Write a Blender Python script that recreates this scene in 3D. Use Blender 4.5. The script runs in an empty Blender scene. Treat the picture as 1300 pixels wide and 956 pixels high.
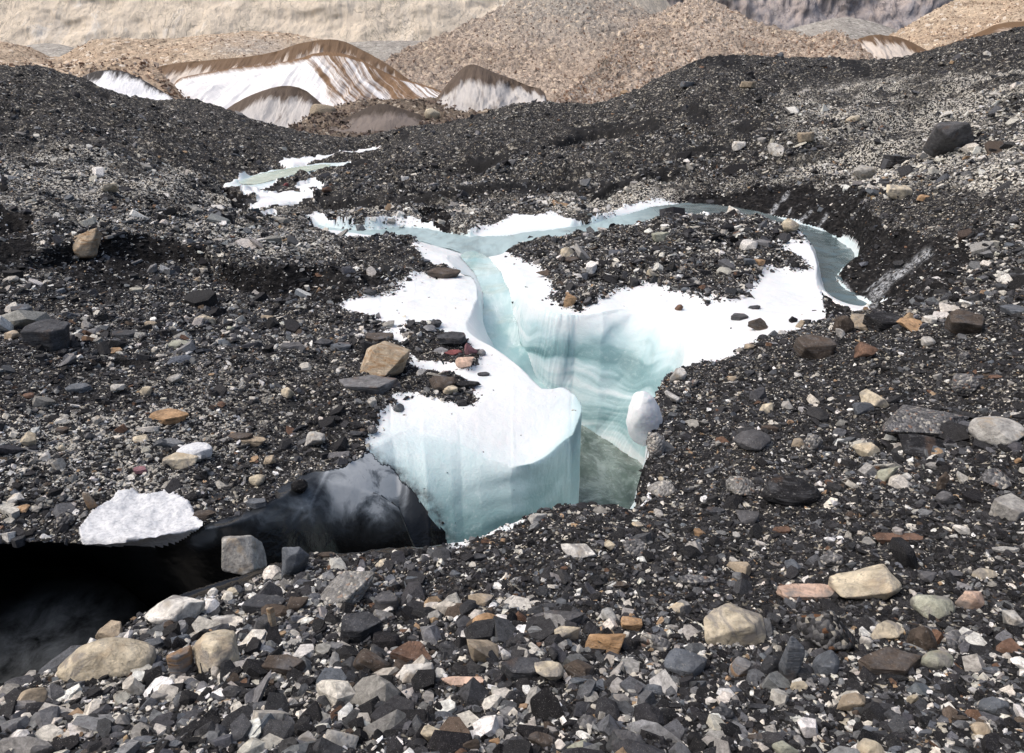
import bpy, math, random
import numpy as np
from mathutils import Vector, Matrix

rng = np.random.default_rng(7)
random.seed(7)
sc = bpy.context.scene
col = sc.collection

# ------------------------------------------------------------------ camera
F = 900.0                      # focal length in photo pixels (1300 wide)
CX, CY = 650.0, 478.0
PITCH = math.atan((CY - 90.0) / F)
SP, CP = math.sin(PITCH), math.cos(PITCH)
H0 = 6.0                       # the photographer's eye above z=0 of the world


def ray(px, py):
    """photo pixel -> (X/Y, Z/Y) of its line of sight"""
    u = (np.asarray(px, float) - CX) / F
    v = (CY - np.asarray(py, float)) / F
    dy = CP + v * SP
    return u / dy, (-SP + v * CP) / dy


def project(X, Y, Z):
    """eye-relative point -> photo pixel"""
    dep = Y * CP - Z * SP
    return CX + F * X / dep, CY - F * (Y * SP + Z * CP) / dep


# ------------------------------------------------------------------ numpy noise
def _h(ix, iy, seed):
    n = (ix.astype(np.int64) * 374761393 + iy.astype(np.int64) * 668265263 + seed * 974634777) & 0xFFFFFFFF
    n = ((n ^ (n >> 13)) * 1274126177) & 0xFFFFFFFF
    return ((n ^ (n >> 16)) & 0xFFFFFF) / float(0xFFFFFF)


def vnoise(x, y, seed=0):
    ix, iy = np.floor(x), np.floor(y)
    fx, fy = x - ix, y - iy
    fx = fx * fx * (3 - 2 * fx); fy = fy * fy * (3 - 2 * fy)
    a, b = _h(ix, iy, seed), _h(ix + 1, iy, seed)
    c, d = _h(ix, iy + 1, seed), _h(ix + 1, iy + 1, seed)
    return (a + (b - a) * fx) * (1 - fy) + (c + (d - c) * fx) * fy - 0.5


def fbm(x, y, octs=4, seed=0, gain=0.5):
    s, a, f = 0, 1.0, 1.0
    for k in range(octs):
        s = s + a * vnoise(x * f + 17.3 * k, y * f - 9.1 * k, seed + k)
        a *= gain; f *= 2.03
    return s


def sstep(a, b, x):
    t = np.clip((x - a) / (b - a), 0, 1)
    return t * t * (3 - 2 * t)


def pip(px, py, poly):
    p = np.asarray(poly, float)
    inside = np.zeros(px.shape, bool)
    m = (px > p[:, 0].min()) & (px < p[:, 0].max()) & (py > p[:, 1].min()) & (py < p[:, 1].max())
    x, y = px[m], py[m]
    r = np.zeros(x.shape, bool)
    j = len(p) - 1
    for i in range(len(p)):
        xi, yi, xj, yj = p[i, 0], p[i, 1], p[j, 0], p[j, 1]
        if yi != yj:
            r ^= ((yi > y) != (yj > y)) & (x < (xj - xi) * (y - yi) / (yj - yi) + xi)
        j = i
    inside[m] = r
    return inside


def dist_line(x, y, pts, closed=True):
    p = np.asarray(pts, float)
    best = np.full(x.shape, 1e9)
    n = len(p)
    for i in range(n if closed else n - 1):
        a, b = p[i], p[(i + 1) % n]
        d = b - a
        L = d @ d + 1e-12
        t = np.clip(((x - a[0]) * d[0] + (y - a[1]) * d[1]) / L, 0, 1)
        q = np.hypot(x - a[0] - t * d[0], y - a[1] - t * d[1])
        best = np.minimum(best, q)
    return best


def smooth_closed(pts, n=3, closed=True):
    p = np.asarray(pts, float)
    for _ in range(n):
        if closed:
            q = np.roll(p, -1, 0)
            p = np.stack([p * .75 + q * .25, p * .25 + q * .75], 1).reshape(-1, p.shape[1])
        else:
            q = np.stack([p[:-1] * .75 + p[1:] * .25, p[:-1] * .25 + p[1:] * .75], 1).reshape(-1, p.shape[1])
            p = np.vstack([p[:1], q, p[-1:]])
    return p


def tag(o, label=None, cat=None, group=None, kind=None):
    if label: o['label'] = label
    if cat: o['category'] = cat
    if group: o['group'] = group
    if kind: o['kind'] = kind
    return o


# ------------------------------------------------------------------ mesh helper
def make_mesh(name, V, Fc, mats, attrs=None, smooth=True, link=True, matidx=None, colors=None):
    """V (n,3); Fc (m,k) one face size"""
    me = bpy.data.meshes.new(name)
    V = np.ascontiguousarray(V, dtype=np.float32); Fc = np.ascontiguousarray(Fc, dtype=np.int32)
    m, k = Fc.shape
    me.vertices.add(len(V)); me.vertices.foreach_set('co', V.ravel())
    me.loops.add(m * k); me.loops.foreach_set('vertex_index', Fc.ravel())
    me.polygons.add(m)
    me.polygons.foreach_set('loop_start', np.arange(0, m * k, k, dtype=np.int32))
    me.polygons.foreach_set('loop_total', np.full(m, k, dtype=np.int32))
    me.polygons.foreach_set('use_smooth', np.full(m, smooth, dtype=bool))
    if matidx is not None:
        me.polygons.foreach_set('material_index', np.ascontiguousarray(matidx, dtype=np.int32))
    for mt in (mats if isinstance(mats, (list, tuple)) else [mats]):
        me.materials.append(mt)
    for an, av in (attrs or {}).items():
        a = me.attributes.new(an, 'FLOAT', 'POINT')
        a.data.foreach_set('value', np.ascontiguousarray(av, dtype=np.float32))
    for an, av in (colors or {}).items():
        a = me.attributes.new(an, 'FLOAT_COLOR', 'POINT')
        c = np.ones((len(V), 4), np.float32); c[:, :3] = av
        a.data.foreach_set('color', c.ravel())
    me.update(calc_edges=True)
    o = bpy.data.objects.new(name, me)
    if link: col.objects.link(o)
    return o


def grid_faces(nr, nc):
    i = np.arange(nr - 1)[:, None] * nc + np.arange(nc - 1)[None, :]
    return np.stack([i, i + 1, i + nc + 1, i + nc], -1).reshape(-1, 4)


# ------------------------------------------------------------------ materials
class NT:
    def __init__(s, name):
        s.m = bpy.data.materials.new(name); s.m.use_nodes = True
        s.t = s.m.node_tree; s.t.nodes.clear()
        s.out = s.t.nodes.new('ShaderNodeOutputMaterial')
        s.b = s.t.nodes.new('ShaderNodeBsdfPrincipled')
        s.t.links.new(s.b.outputs[0], s.out.inputs[0])

    def n(s, typ, **kw):
        nd = s.t.nodes.new(typ)
        for k, v in kw.items(): setattr(nd, k, v)
        return nd

    def put(s, sock, v):
        if isinstance(v, bpy.types.NodeSocket): s.t.links.new(v, sock)
        elif isinstance(v, (tuple, list)) and len(v) == 3 and sock.type == 'RGBA': sock.default_value = (*v, 1)
        else: sock.default_value = v

    def coord(s, scale=(1, 1, 1), kind='Object', rot=(0, 0, 0)):
        tc = s.n('ShaderNodeTexCoord'); mp = s.n('ShaderNodeMapping')
        s.t.links.new(tc.outputs[kind], mp.inputs[0])
        mp.inputs['Scale'].default_value = scale; mp.inputs['Rotation'].default_value = rot
        return mp.outputs[0]

    def noise(s, vec, scale, detail=4, rough=.55, dist=0.0):
        nd = s.n('ShaderNodeTexNoise'); s.put(nd.inputs['Vector'], vec)
        nd.inputs['Scale'].default_value = scale; nd.inputs['Detail'].default_value = detail
        nd.inputs['Roughness'].default_value = rough; nd.inputs['Distortion'].default_value = dist
        return nd.outputs['Fac']

    def voro(s, vec, scale, feature='F1', out='Distance', rnd=1.0):
        nd = s.n('ShaderNodeTexVoronoi', feature=feature); s.put(nd.inputs['Vector'], vec)
        nd.inputs['Scale'].default_value = scale; nd.inputs['Randomness'].default_value = rnd
        return nd.outputs[out]

    def ramp(s, fac, stops, interp='LINEAR'):
        nd = s.n('ShaderNodeValToRGB'); s.put(nd.inputs[0], fac)
        cr = nd.color_ramp; cr.interpolation = interp
        while len(cr.elements) < len(stops): cr.elements.new(.5)
        for e, (p, c) in zip(cr.elements, stops):
            e.position = p; e.color = (*c, 1) if len(c) == 3 else c
        return nd.outputs[0]

    def mix(s, fac, a, b, mode='MIX'):
        nd = s.n('ShaderNodeMix', data_type='RGBA', blend_type=mode)
        s.put(nd.inputs[0], fac); s.put(nd.inputs[6], a); s.put(nd.inputs[7], b)
        return nd.outputs[2]

    def math(s, op, a, b=0.0, clamp=False):
        nd = s.n('ShaderNodeMath', operation=op, use_clamp=clamp)
        s.put(nd.inputs[0], a); s.put(nd.inputs[1], b)
        return nd.outputs[0]

    def mr(s, v, a, b, c=0.0, d=1.0):
        nd = s.n('ShaderNodeMapRange'); s.put(nd.inputs[0], v)
        for i, q in enumerate((a, b, c, d)): nd.inputs[i + 1].default_value = q
        return nd.outputs[0]

    def attr(s, name, out='Fac'):
        nd = s.n('ShaderNodeAttribute', attribute_name=name)
        return nd.outputs[out]

    def bump(s, h, strength=.5, dist=.1, normal=None):
        nd = s.n('ShaderNodeBump'); s.put(nd.inputs['Height'], h)
        nd.inputs['Strength'].default_value = strength; nd.inputs['Distance'].default_value = dist
        if normal is not None: s.put(nd.inputs['Normal'], normal)
        return nd.outputs[0]

    def fin(s, color=None, rough=.9, normal=None, spec=.3):
        if color is not None: s.put(s.b.inputs['Base Color'], color)
        s.put(s.b.inputs['Roughness'], rough)
        s.b.inputs['Specular IOR Level'].default_value = spec
        if normal is not None: s.put(s.b.inputs['Normal'], normal)
        return s.m


def grey(v): return (v, v, v)


def mat_ground():
    m = NT('dark_moraine_grit'); c = m.coord()
    # grains of three sizes, each grain one colour
    def grains(scale):
        cc = m.voro(c, scale, out='Color')
        sep = m.n('ShaderNodeSeparateColor'); m.put(sep.inputs[0], cc)
        return sep.outputs[0], sep.outputs[1]
    r1, g1 = grains(26); r2, g2 = grains(70); r3, g3 = grains(9)
    pale = m.attr('pale')
    stops = [(0, (.008, .008, .008)), (.5, (.018, .0175, .018)), (.72, (.045, .045, .05)), (.85, (.11, .105, .1)), (.90, (.07, .05, .035)), (.925, (.40, .37, .30)), (.97, (.68, .65, .58))]
    col1 = m.ramp(r1, stops, 'CONSTANT'); col2 = m.ramp(r2, stops, 'CONSTANT'); col3 = m.ramp(r3, stops, 'CONSTANT')
    base = m.mix(m.mr(m.noise(c, 1.3, 3), .4, .6), col1, col2)
    dist = m.attr('far')
    base = m.mix(m.mr(dist, 0, 1), base, m.mix(.5, col1, col3))
    base = m.mix(m.math('MULTIPLY', m.math('GREATER_THAN', g1, .62), pale), base, (.58, .56, .50))
    mud = m.mix(m.noise(c, 12, 4), (.004, .004, .0045), (.016, .0155, .016))  # near-black speckled tone for the shade painted along the scarp lines
    mud = m.mix(m.math('GREATER_THAN', r3, .86), mud, col1)
    base = m.mix(m.attr('bare'), base, mud)
    hgt = m.math('ADD', m.math('MULTIPLY', m.voro(c, 26), -.6), m.math('MULTIPLY', m.voro(c, 70), -.25))
    nb = m.bump(hgt, .8, .04)
    return m.fin(base, .85, nb, .3)


def mat_ice():
    m = NT('glacier_ice'); c = m.coord()
    blue = m.attr('blue'); band = m.attr('band')
    dirt = m.attr('dirt')
    n1 = m.noise(c, 1.6, 4, .55, .6); n2 = m.noise(c, 14, 4, .6)
    b = m.math('ADD', blue, m.mr(n1, .3, .7, -.07, .07))
    sx = m.n('ShaderNodeSeparateXYZ'); m.put(sx.inputs[0], c)
    zz = m.math('ADD', sx.outputs[2], m.math('MULTIPLY', m.noise(c, .75, 2, .4), 1.5))
    zz = m.math('ADD', zz, m.math('MULTIPLY', sx.outputs[0], -.22))
    cz = m.n('ShaderNodeCombineXYZ'); m.put(cz.inputs[2], zz); m.put(cz.inputs[0], m.math('MULTIPLY', sx.outputs[0], .12))
    bw = m.noise(cz.outputs[0], 3.2, 3, .55)
    b = m.math('ADD', b, m.math('MULTIPLY', m.mr(bw, .36, .64, -.42, .38), band), True)
    colr = m.ramp(b, [(0, (.765, .795, .81)), (.25, (.68, .765, .785)), (.5, (.47, .62, .645)), (.75, (.26, .41, .43)), (1, (.13, .245, .26))])
    frost = m.math('MULTIPLY', m.mr(n2, .55, .75), m.mr(blue, .1, .6, 0, .25))
    colr = m.mix(frost, colr, (.8, .88, .9))
    # white air-bubble fractures
    cr = m.voro(m.coord((1, 1, .6)), 1.3, 'DISTANCE_TO_EDGE')
    crk = m.math('MULTIPLY', m.mr(cr, .0, .035, 1, 0), m.mr(m.noise(c, .9, 2), .5, .62))
    colr = m.mix(m.math('MULTIPLY', m.math('MULTIPLY', crk, .35), m.attr('crackle')), colr, (.8, .9, .92))
    sp = m.mr(m.voro(c, 22), .0, .09, 1, 0)
    sp = m.math('MULTIPLY', sp, m.mr(m.noise(c, 2.1, 3), .52, .68))
    colr = m.mix(m.math('MULTIPLY', sp, .8), colr, (.03, .03, .03))
    grime = m.math('MULTIPLY', dirt, m.mr(m.noise(c, 9, 6, .7), .35, .62))
    colr = m.mix(grime, colr, (.03, .03, .032))
    h = m.math('ADD', m.math('MULTIPLY', m.noise(c, 4, 6, .65), .6), m.math('MULTIPLY', m.noise(c, 40, 4), .12))
    nb = m.bump(h, .5, .06)
    gr = m.math('MULTIPLY', m.mr(m.noise(c, 26, 6, .75), .55, .7), m.mr(m.noise(c, 1.9, 4), .42, .62, 0, .5))
    colr = m.mix(gr, colr, (.50, .55, .58))
    m.b.inputs['Subsurface Weight'].default_value = .15
    m.b.inputs['Subsurface Radius'].default_value = (.3, .8, 1.0)
    m.b.inputs['Subsurface Scale'].default_value = .12
    return m.fin(colr, m.mr(blue, 0, 1, .6, .28), nb, .45)


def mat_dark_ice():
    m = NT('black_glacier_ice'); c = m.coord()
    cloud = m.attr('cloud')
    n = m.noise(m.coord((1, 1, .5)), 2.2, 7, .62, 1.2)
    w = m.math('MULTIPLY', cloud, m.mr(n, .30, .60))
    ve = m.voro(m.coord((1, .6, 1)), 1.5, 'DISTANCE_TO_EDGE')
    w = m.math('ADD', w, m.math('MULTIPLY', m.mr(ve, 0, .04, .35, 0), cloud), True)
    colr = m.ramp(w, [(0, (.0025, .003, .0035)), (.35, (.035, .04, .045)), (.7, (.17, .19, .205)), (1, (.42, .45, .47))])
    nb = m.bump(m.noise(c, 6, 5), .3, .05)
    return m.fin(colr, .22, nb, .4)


def mat_mud():
    m = NT('wet_black_mud_ice'); c = m.coord((1, 1, 2.2), rot=(0, 0, .5))
    n = m.noise(c, 7, 6, .65)
    colr = m.ramp(n, [(.3, (.005, .005, .0055)), (.52, (.016, .0155, .016)), (.70, (.06, .057, .055))])
    st = m.attr('streak')
    colr = m.mix(m.math('MULTIPLY', st, m.mr(m.noise(m.coord((1, 1, 1)), 11, 6, .75), .42, .66)), colr, (.62, .65, .68))
    nb = m.bump(m.math('ADD', n, m.math('MULTIPLY', m.voro(c, 30), -.3)), .8, .06)
    return m.fin(colr, .85, nb, .08)


def mat_water(name, c1, c2, foam, foamc=(.75, .8, .8), rough=.08, sc_=1.0, thr=(.45, .75), stretch=(1, .35, 1), rot=0.0, bump=.25):
    m = NT(name); c = m.coord(stretch, rot=(0, 0, rot))
    n = m.noise(c, 1.8 * sc_, 6, .6, .7)
    base = m.mix(m.mr(n, .35, .65), c1, c2)
    f = m.noise(c, 2.6 * sc_, 12, .72, .45)
    fm = m.math('MULTIPLY', m.mr(f, thr[0], thr[1]), m.attr('foam'))
    base = m.mix(m.math('MULTIPLY', fm, foam), base, foamc)
    nb = m.bump(m.math('ADD', n, m.math('MULTIPLY', f, .6)), bump, .12)
    return m.fin(base, m.math('ADD', m.math('MULTIPLY', fm, .4), rough), nb, .5)


def mat_snow():
    m = NT('granular_snow'); c = m.coord()
    n = m.noise(c, 30, 5, .7)
    colr = m.mix(m.mr(n, .3, .55), (.42, .44, .47), (.74, .76, .78))
    sp = m.mr(m.voro(c, 60), 0, .2, 1, 0)
    colr = m.mix(m.math('MULTIPLY', sp, m.mr(m.noise(c, 5, 3), .5, .65, 0, .8)), colr, (.08, .08, .08))
    return m.fin(colr, .75, m.bump(n, .5, .03), .3)


MG, MI, MD, MM, MS = mat_ground(), mat_ice(), mat_dark_ice(), mat_mud(), mat_snow()

# ------------------------------------------------------------------ near terrain: control points
zc = """-300,956,-1.9;0,956,-2.15;325,956,-1.95;650,956,-1.9;975,956,-1.85;1300,956,-1.75;1600,956,-1.6
-300,870,-2.35;0,870,-2.45;100,838,-2.5;200,775,-2.6;300,735,-2.65;400,703,-2.7;500,695,-2.7;600,687,-2.7;700,648,-2.75;780,642,-2.8
300,870,-2.12;650,870,-2.08;1000,870,-2.02;1300,870,-1.9;1600,870,-1.7;650,780,-2.36;1000,780,-2.3;1300,780,-2.12;400,800,-2.38
900,650,-2.72;1100,650,-2.52;1300,650,-2.32;1600,650,-2.1;830,640,-2.88;825,560,-3.02;830,500,-3.12;900,465,-3.12;1000,415,-2.98;1050,405,-2.9
950,560,-2.85;1100,520,-2.65;1300,520,-2.38;1600,520,-2.1;1100,430,-2.75;1200,420,-2.52;1300,420,-2.35;1600,420,-1.95
1200,345,-2.5;1300,340,-2.28;1600,340,-1.7;1150,300,-2.6;1200,280,-2.3;1300,280,-1.95;1600,280,-1.3;1100,235,-2.5;1200,200,-1.8;1300,200,-1.5;1600,180,-.8
1000,230,-3.0;900,235,-3.25;1000,190,-2.25;1300,240,-1.75
700,314,-3.5;652,333,-3.58;750,370,-3.2;830,370,-3.2;900,400,-3.15;950,380,-3.1;1038,380,-3.15;1028,320,-3.1;850,300,-3.0;950,290,-3.0;900,277,-3.1;800,290,-3.15;660,384,-3.3;880,440,-3.2
600,352,-3.4;560,330,-3.5;500,340,-3.3;450,330,-3.3;430,395,-3.3;520,430,-3.3;600,460,-3.35;690,495,-3.4;735,520,-3.5;600,520,-3.4;640,600,-3.62;480,560,-3.4;690,590,-3.62
400,600,-3.32;330,650,-3.3;250,672,-3.25;105,690,-3.2;0,690,-3.15;-300,690,-3.0;200,560,-3.1;0,560,-2.9;-300,560,-2.6
300,470,-3.15;100,470,-2.95;0,450,-2.8;-300,450,-2.3;300,380,-3.3;100,380,-3.0;0,380,-2.85;-300,380,-2.3
300,325,-2.98;150,305,-2.72;0,290,-2.45;-300,280,-1.7;400,310,-3.2;200,250,-2.7;0,230,-2.2;-300,230,-1.4
450,268,-3.5;600,273,-3.6;700,262,-3.5;800,245,-3.38;300,235,-4.0;330,255,-3.85;300,272,-3.4;400,230,-4.0;400,200,-4.4;470,190,-4.55;480,240,-3.6;550,215,-3.4;400,262,-3.6"""
yc = """0,150,28;100,150,30;200,178,33;300,198,36;0,190,20;200,215,24;-300,150,30;-300,190,18;370,190,44;130,190,24
600,180,37;500,188,40;800,200,27;800,160,37;900,150,31;900,105,43;1050,150,29;1050,110,41;1200,120,31;1300,150,20;1300,90,30;650,200,31;700,165,41;1600,100,22;700,220,26;600,215,29"""
crest = [(-700, 20, 46), (-300, 60, 50), (0, 82, 50), (50, 84, 52), (75, 90, 53), (100, 97, 54), (150, 118, 54), (200, 127, 55), (245, 124, 56), (290, 140, 58), (340, 158, 60),
         (400, 172, 62), (440, 181, 64), (470, 187, 64), (490, 178, 60), (515, 162, 56), (555, 158, 54), (570, 158, 54), (600, 150, 52), (625, 143, 51), (650, 133, 50), (700, 130, 52),
         (740, 138, 54), (780, 128, 52), (820, 108, 52), (850, 92, 52), (870, 84, 52), (900, 72, 54), (940, 72, 56), (1000, 75, 58), (1050, 73, 58), (1120, 76, 56), (1160, 70, 54),
         (1200, 60, 52), (1250, 48, 49), (1300, 33, 46), (1600, -30, 40), (2000, -80, 38)]
P = []
for q in zc.replace('\n', ';').split(';'):
    px, py, z = map(float, q.split(',')); a, t = ray(px, py); P.append((a, math.log(z / t), t))
for q in yc.replace('\n', ';').split(';'):
    px, py, Y = map(float, q.split(',')); a, t = ray(px, py); P.append((a, math.log(Y), t))
for px, py, Y in crest:
    a, t = ray(px, py); P.append((a, math.log(Y), t))
P = np.array(P, float)
KA, KS = 3.0, 2.0


def U(r2): return np.where(r2 > 1e-12, r2 * np.log(r2 + 1e-12), 0)


XY = np.stack([P[:, 0] * KA, P[:, 1] * KS], 1)
n = len(P)
K = U(((XY[:, None] - XY[None]) ** 2).sum(-1)) + np.eye(n) * .004
Q = np.concatenate([np.ones((n, 1)), XY], 1)
A = np.block([[K, Q], [Q.T, np.zeros((3, 3))]])
W = np.linalg.solve(A, np.concatenate([P[:, 2], np.zeros(3)]))


def tps(a, s):
    x, y = a.ravel() * KA, s.ravel() * KS
    o = W[n] + W[n + 1] * x + W[n + 2] * y
    for i in range(n):
        o = o + W[i] * U((x - XY[i, 0]) ** 2 + (y - XY[i, 1]) ** 2)
    return o.reshape(a.shape)


NC, NR = 1280, 1150
cr_a, _ = ray([c[0] for c in crest], [c[1] for c in crest])
S0 = math.log(1.12)
g = np.linspace(-.93, .93, NC)
_q = np.linspace(0, 1, 4000); _w = 1 + 1.6 * np.exp(-((_q - .515) / .085) ** 2); _c = np.cumsum(_w); _c = (_c - _c[0]) / (_c[-1] - _c[0])
u = np.interp(np.linspace(0, 1, NR), _c, _q)[:, None]
wid = 2.0 + (1.18 - 2.0) * sstep(0, .62, u)             # near rows are wider in azimuth
ga = g[None, :] * wid
s1 = np.log(np.interp(ga, cr_a, [c[2] for c in crest]))
s = S0 + (s1 - S0) * u
# coarse evaluation, then bilinear
ci = np.linspace(0, NR - 1, 300).astype(int); cj = np.linspace(0, NC - 1, 347).astype(int)
tc = tps(ga[np.ix_(ci, cj)], s[np.ix_(ci, cj)])
rowi = np.arange(NR); colj = np.arange(NC)
tmp = np.stack([np.interp(colj, cj, r) for r in tc])
T = np.stack([np.interp(rowi, ci, tmp[:, k]) for k in range(NC)], 1)
crt = np.interp(ga[-1], cr_a, ray([c[0] for c in crest], [c[1] for c in crest])[1])
T[-1] = crt
Yg = np.exp(s); Xg = ga * Yg; Rz = T * Yg
PX0, PY0 = project(Xg, Yg, Rz)


def on_R(px, py):
    """photo pixel -> plan point where its line of sight first meets the uncarved ground"""
    a, t = ray(px, py)
    j = np.argmin(np.abs(ga - a), axis=1)
    tt = Rz[rowi, j] / Yg[rowi, j]
    k = int(np.argmax(tt >= t)) if (tt >= t).any() else NR - 1
    k = max(k, 1)
    f = (t - tt[k - 1]) / (tt[k] - tt[k - 1] + 1e-9); f = min(max(f, 0), 1)
    Y = Yg[k - 1, j[k]] * (1 - f) + Yg[k, j[k]] * f
    return a * Y, Y


def at_z(px, py, z):
    a, t = ray(px, py); Y = z / t
    return a * Y, Y


# ------------------------------------------------------------------ the pits melted into it
# rims are traced where the surface starts to bend down, floors where the water lies (px, py, z)
rimA = [(563, 322), (585, 348), (602, 352), (609, 372), (600, 395), (588, 415), (600, 428), (625, 440), (655, 462), (680, 487), (697, 502), (706, 490),
        (720, 492), (736, 506), (743, 526), (734, 546), (716, 560), (694, 580), (664, 592), (630, 588), (595, 568), (560, 556), (520, 545), (480, 562), (430, 592), (385, 610), (350, 640), (300, 664), (250, 674),
        (180, 690), (105, 690), (0, 690), (-150, 692), (-420, 690), (-420, 900), (-150, 905), (-60, 890), (0, 866), (60, 848), (100, 838), (200, 775), (250, 752), (300, 735), (350, 715), (400, 703), (500, 695), (572, 690), (600, 687),
        (650, 667), (700, 648), (740, 641), (780, 642), (822, 643), (824, 600), (822, 560), (826, 520), (834, 492), (850, 478), (872, 455), (868, 425), (845, 396), (800, 390), (750, 400), (715, 400), (694, 395), (676, 386), (665, 374), (665, 365),
        (666, 355), (650, 338), (625, 325), (600, 312)]
rimA_z = None
floorA = [(580, 325, -3.74), (603, 345, -3.75), (616, 372, -3.82), (612, 400, -3.9), (615, 430, -4.0), (640, 462, -4.1), (652, 490, -4.25), (668, 530, -4.55), (692, 560, -4.8), (722, 590, -4.93), (736, 612, -4.97), (738, 645, -5.0),
          (728, 685, -5.0), (690, 765, -5.0), (620, 820, -5.05), (540, 850, -5.1), (470, 870, -5.1), (400, 900, -4.8), (330, 905, -4.5), (150, 908, -4.4), (-250, 910, -4.4), (-300, 1010, -4.4), (100, 1015, -4.4), (300, 1000, -4.5), (450, 985, -5.0), (600, 940, -5.05), (740, 870, -5.0),
          (800, 750, -5.0), (824, 660, -5.0), (820, 592, -4.96), (790, 577, -4.95), (765, 557, -4.93), (738, 543, -4.85), (715, 520, -4.67), (690, 490, -4.4), (664, 445, -4.0), (656, 410, -3.85), (646, 370, -3.75), (635, 345, -3.71), (622, 328, -3.72), (600, 318, -3.74)]
rimB = [(385, 272), (408, 270), (425, 282), (455, 284), (478, 279), (500, 276), (530, 277), (560, 286), (590, 296), (615, 290), (640, 277), (690, 272), (745, 283), (770, 268), (800, 257), (840, 251), (880, 249), (930, 243), (1000, 235), (1060, 243), (1092, 250), (1100, 280), (1150, 300), (1195, 315), (1200, 340),
        (1170, 385), (1120, 400), (1085, 405), (1048, 404), (1042, 380), (1036, 350), (1038, 330), (1024, 300), (1003, 286), (960, 276), (900, 268), (860, 270), (820, 282), (780, 291), (740, 297), (700, 303), (655, 312), (640, 322),
        (610, 330), (575, 325), (545, 318), (525, 306), (500, 303), (460, 303), (420, 299), (395, 292)]
floorB = [(400, 284, -3.78), (425, 291, -3.76), (470, 292, -3.75), (510, 289, -3.75), (545, 291, -3.75), (585, 300, -3.75), (630, 302, -3.72), (680, 295, -3.68), (740, 287, -3.64), (790, 274, -3.58), (840, 262, -3.52), (880, 258, -3.5), (920, 263, -3.44), (965, 271, -3.4), (1010, 283, -3.38), (1045, 293, -3.38), (1078, 312, -3.38),
          (1092, 330, -3.4), (1072, 342, -3.4), (1062, 355, -3.4), (1085, 378, -3.4), (1115, 394, -3.4), (1100, 400, -3.4), (1060, 384, -3.4), (1044, 368, -3.4), (1040, 340, -3.4), (1032, 308, -3.38), (1010, 294, -3.36), (960, 282, -3.4), (900, 276, -3.44), (840, 281, -3.5), (790, 293, -3.58), (740, 300, -3.64), (690, 306, -3.68), (655, 315, -3.72), (630, 328, -3.8), (600, 325, -3.78),
          (560, 314, -3.75), (530, 305, -3.75), (500, 300, -3.75), (460, 300, -3.75), (425, 298, -3.76), (405, 292, -3.78)]
rimC = [(282, 232), (300, 222), (340, 213), (380, 207), (420, 204), (450, 203), (445, 212), (420, 217), (370, 226), (345, 235), (300, 240)]
floorC = [(300, 231, -4.12), (330, 221, -4.12), (370, 213, -4.15), (420, 208, -4.18), (415, 213, -4.18), (365, 223, -4.15), (340, 232, -4.12), (310, 236, -4.12)]


def planR(poly):
    return np.array([on_R(px, py) for px, py in poly])


def planF(poly):
    return np.array([(*at_z(px, py, z), z) for px, py, z in poly])


Z = Rz.copy()
frac = np.ones_like(Z)          # 1 at the rim, 0 on the floor
depth = np.zeros_like(Z)
pitmask = np.zeros(Z.shape, int)
floors = []


def carve(rim, floor, idx, power=1.8, extra=.12):
    global Z, frac
    Rp = smooth_closed(planR(rim), 1); Fp = smooth_closed(planF(floor), 2)
    lo = np.minimum(Rp.min(0), Fp[:, :2].min(0)) - .3; hi = np.maximum(Rp.max(0), Fp[:, :2].max(0)) + .3
    m = (Xg > lo[0]) & (Xg < hi[0]) & (Yg > lo[1]) & (Yg < hi[1])
    x, y = Xg[m], Yg[m]
    inR, inF = pip(x, y, Rp), pip(x, y, Fp[:, :2])
    dR, dF = dist_line(x, y, Rp), dist_line(x, y, Fp[:, :2])
    inR = inR | inF
    dF = np.where(inF, 0, dF)
    # water level by inverse distance from the traced shore
    num = np.zeros(x.shape); den = np.zeros(x.shape)
    for q in planF(floor):
        w_ = 1 / ((x - q[0]) ** 2 + (y - q[1]) ** 2 + .02) ** 1.5
        num += w_ * q[2]; den += w_
    zw = num / den
    w_ = np.where(inR, dF / (dF + dR + 1e-6), 1)
    w_ = np.where(inF, 0, w_)
    pw = power(x, y) if callable(power) else power
    prof = 1 - (1 - w_) ** pw
    sub = sstep(0, .25, np.where(inF, dist_line(x, y, Fp[:, :2]), 0)) * extra
    znew = np.where(inF, zw - sub, zw + (Rz[m] - zw) * prof)
    znew = np.minimum(np.where(inR, znew, 1e9), Rz[m])
    ok = inR & (znew < Z[m])
    zz = Z[m]; zz[ok] = znew[ok]; Z[m] = zz
    ff = frac[m]; ff[ok] = w_[ok]; frac[m] = ff
    pm = pitmask[m]; pm[ok] = idx; pitmask[m] = pm
    floors.append((m, Fp, zw, inF, w_, inR))
    return Rp, Fp


def powA(x, y):
    # ice lips roll over then drop; the gravel ridge in front is a straight slope
    return 1.15 + 1.05 * sstep(4.6, 6.0, y + .15 * x) - .95 * sstep(.1, .9, x) * sstep(7.0, 7.8, y)


carve(rimA, floorA, 1, powA)
carve(rimB, floorB, 2, 1.1)
carve(rimC, floorC, 3, 1.3, .05)

# meltwater leaves no creases: soften the walls of the ice pits
def blur(A_, m_, n_):
    for _ in range(n_):
        B_ = A_.copy()
        B_[1:-1] = (A_[:-2] + A_[2:] + 2 * A_[1:-1]) / 4
        B_[:, 1:-1] = (B_[:, :-2] + B_[:, 2:] + 2 * B_[:, 1:-1]) / 4
        A_ = A_ * (1 - m_) + B_ * m_
    return A_


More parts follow.
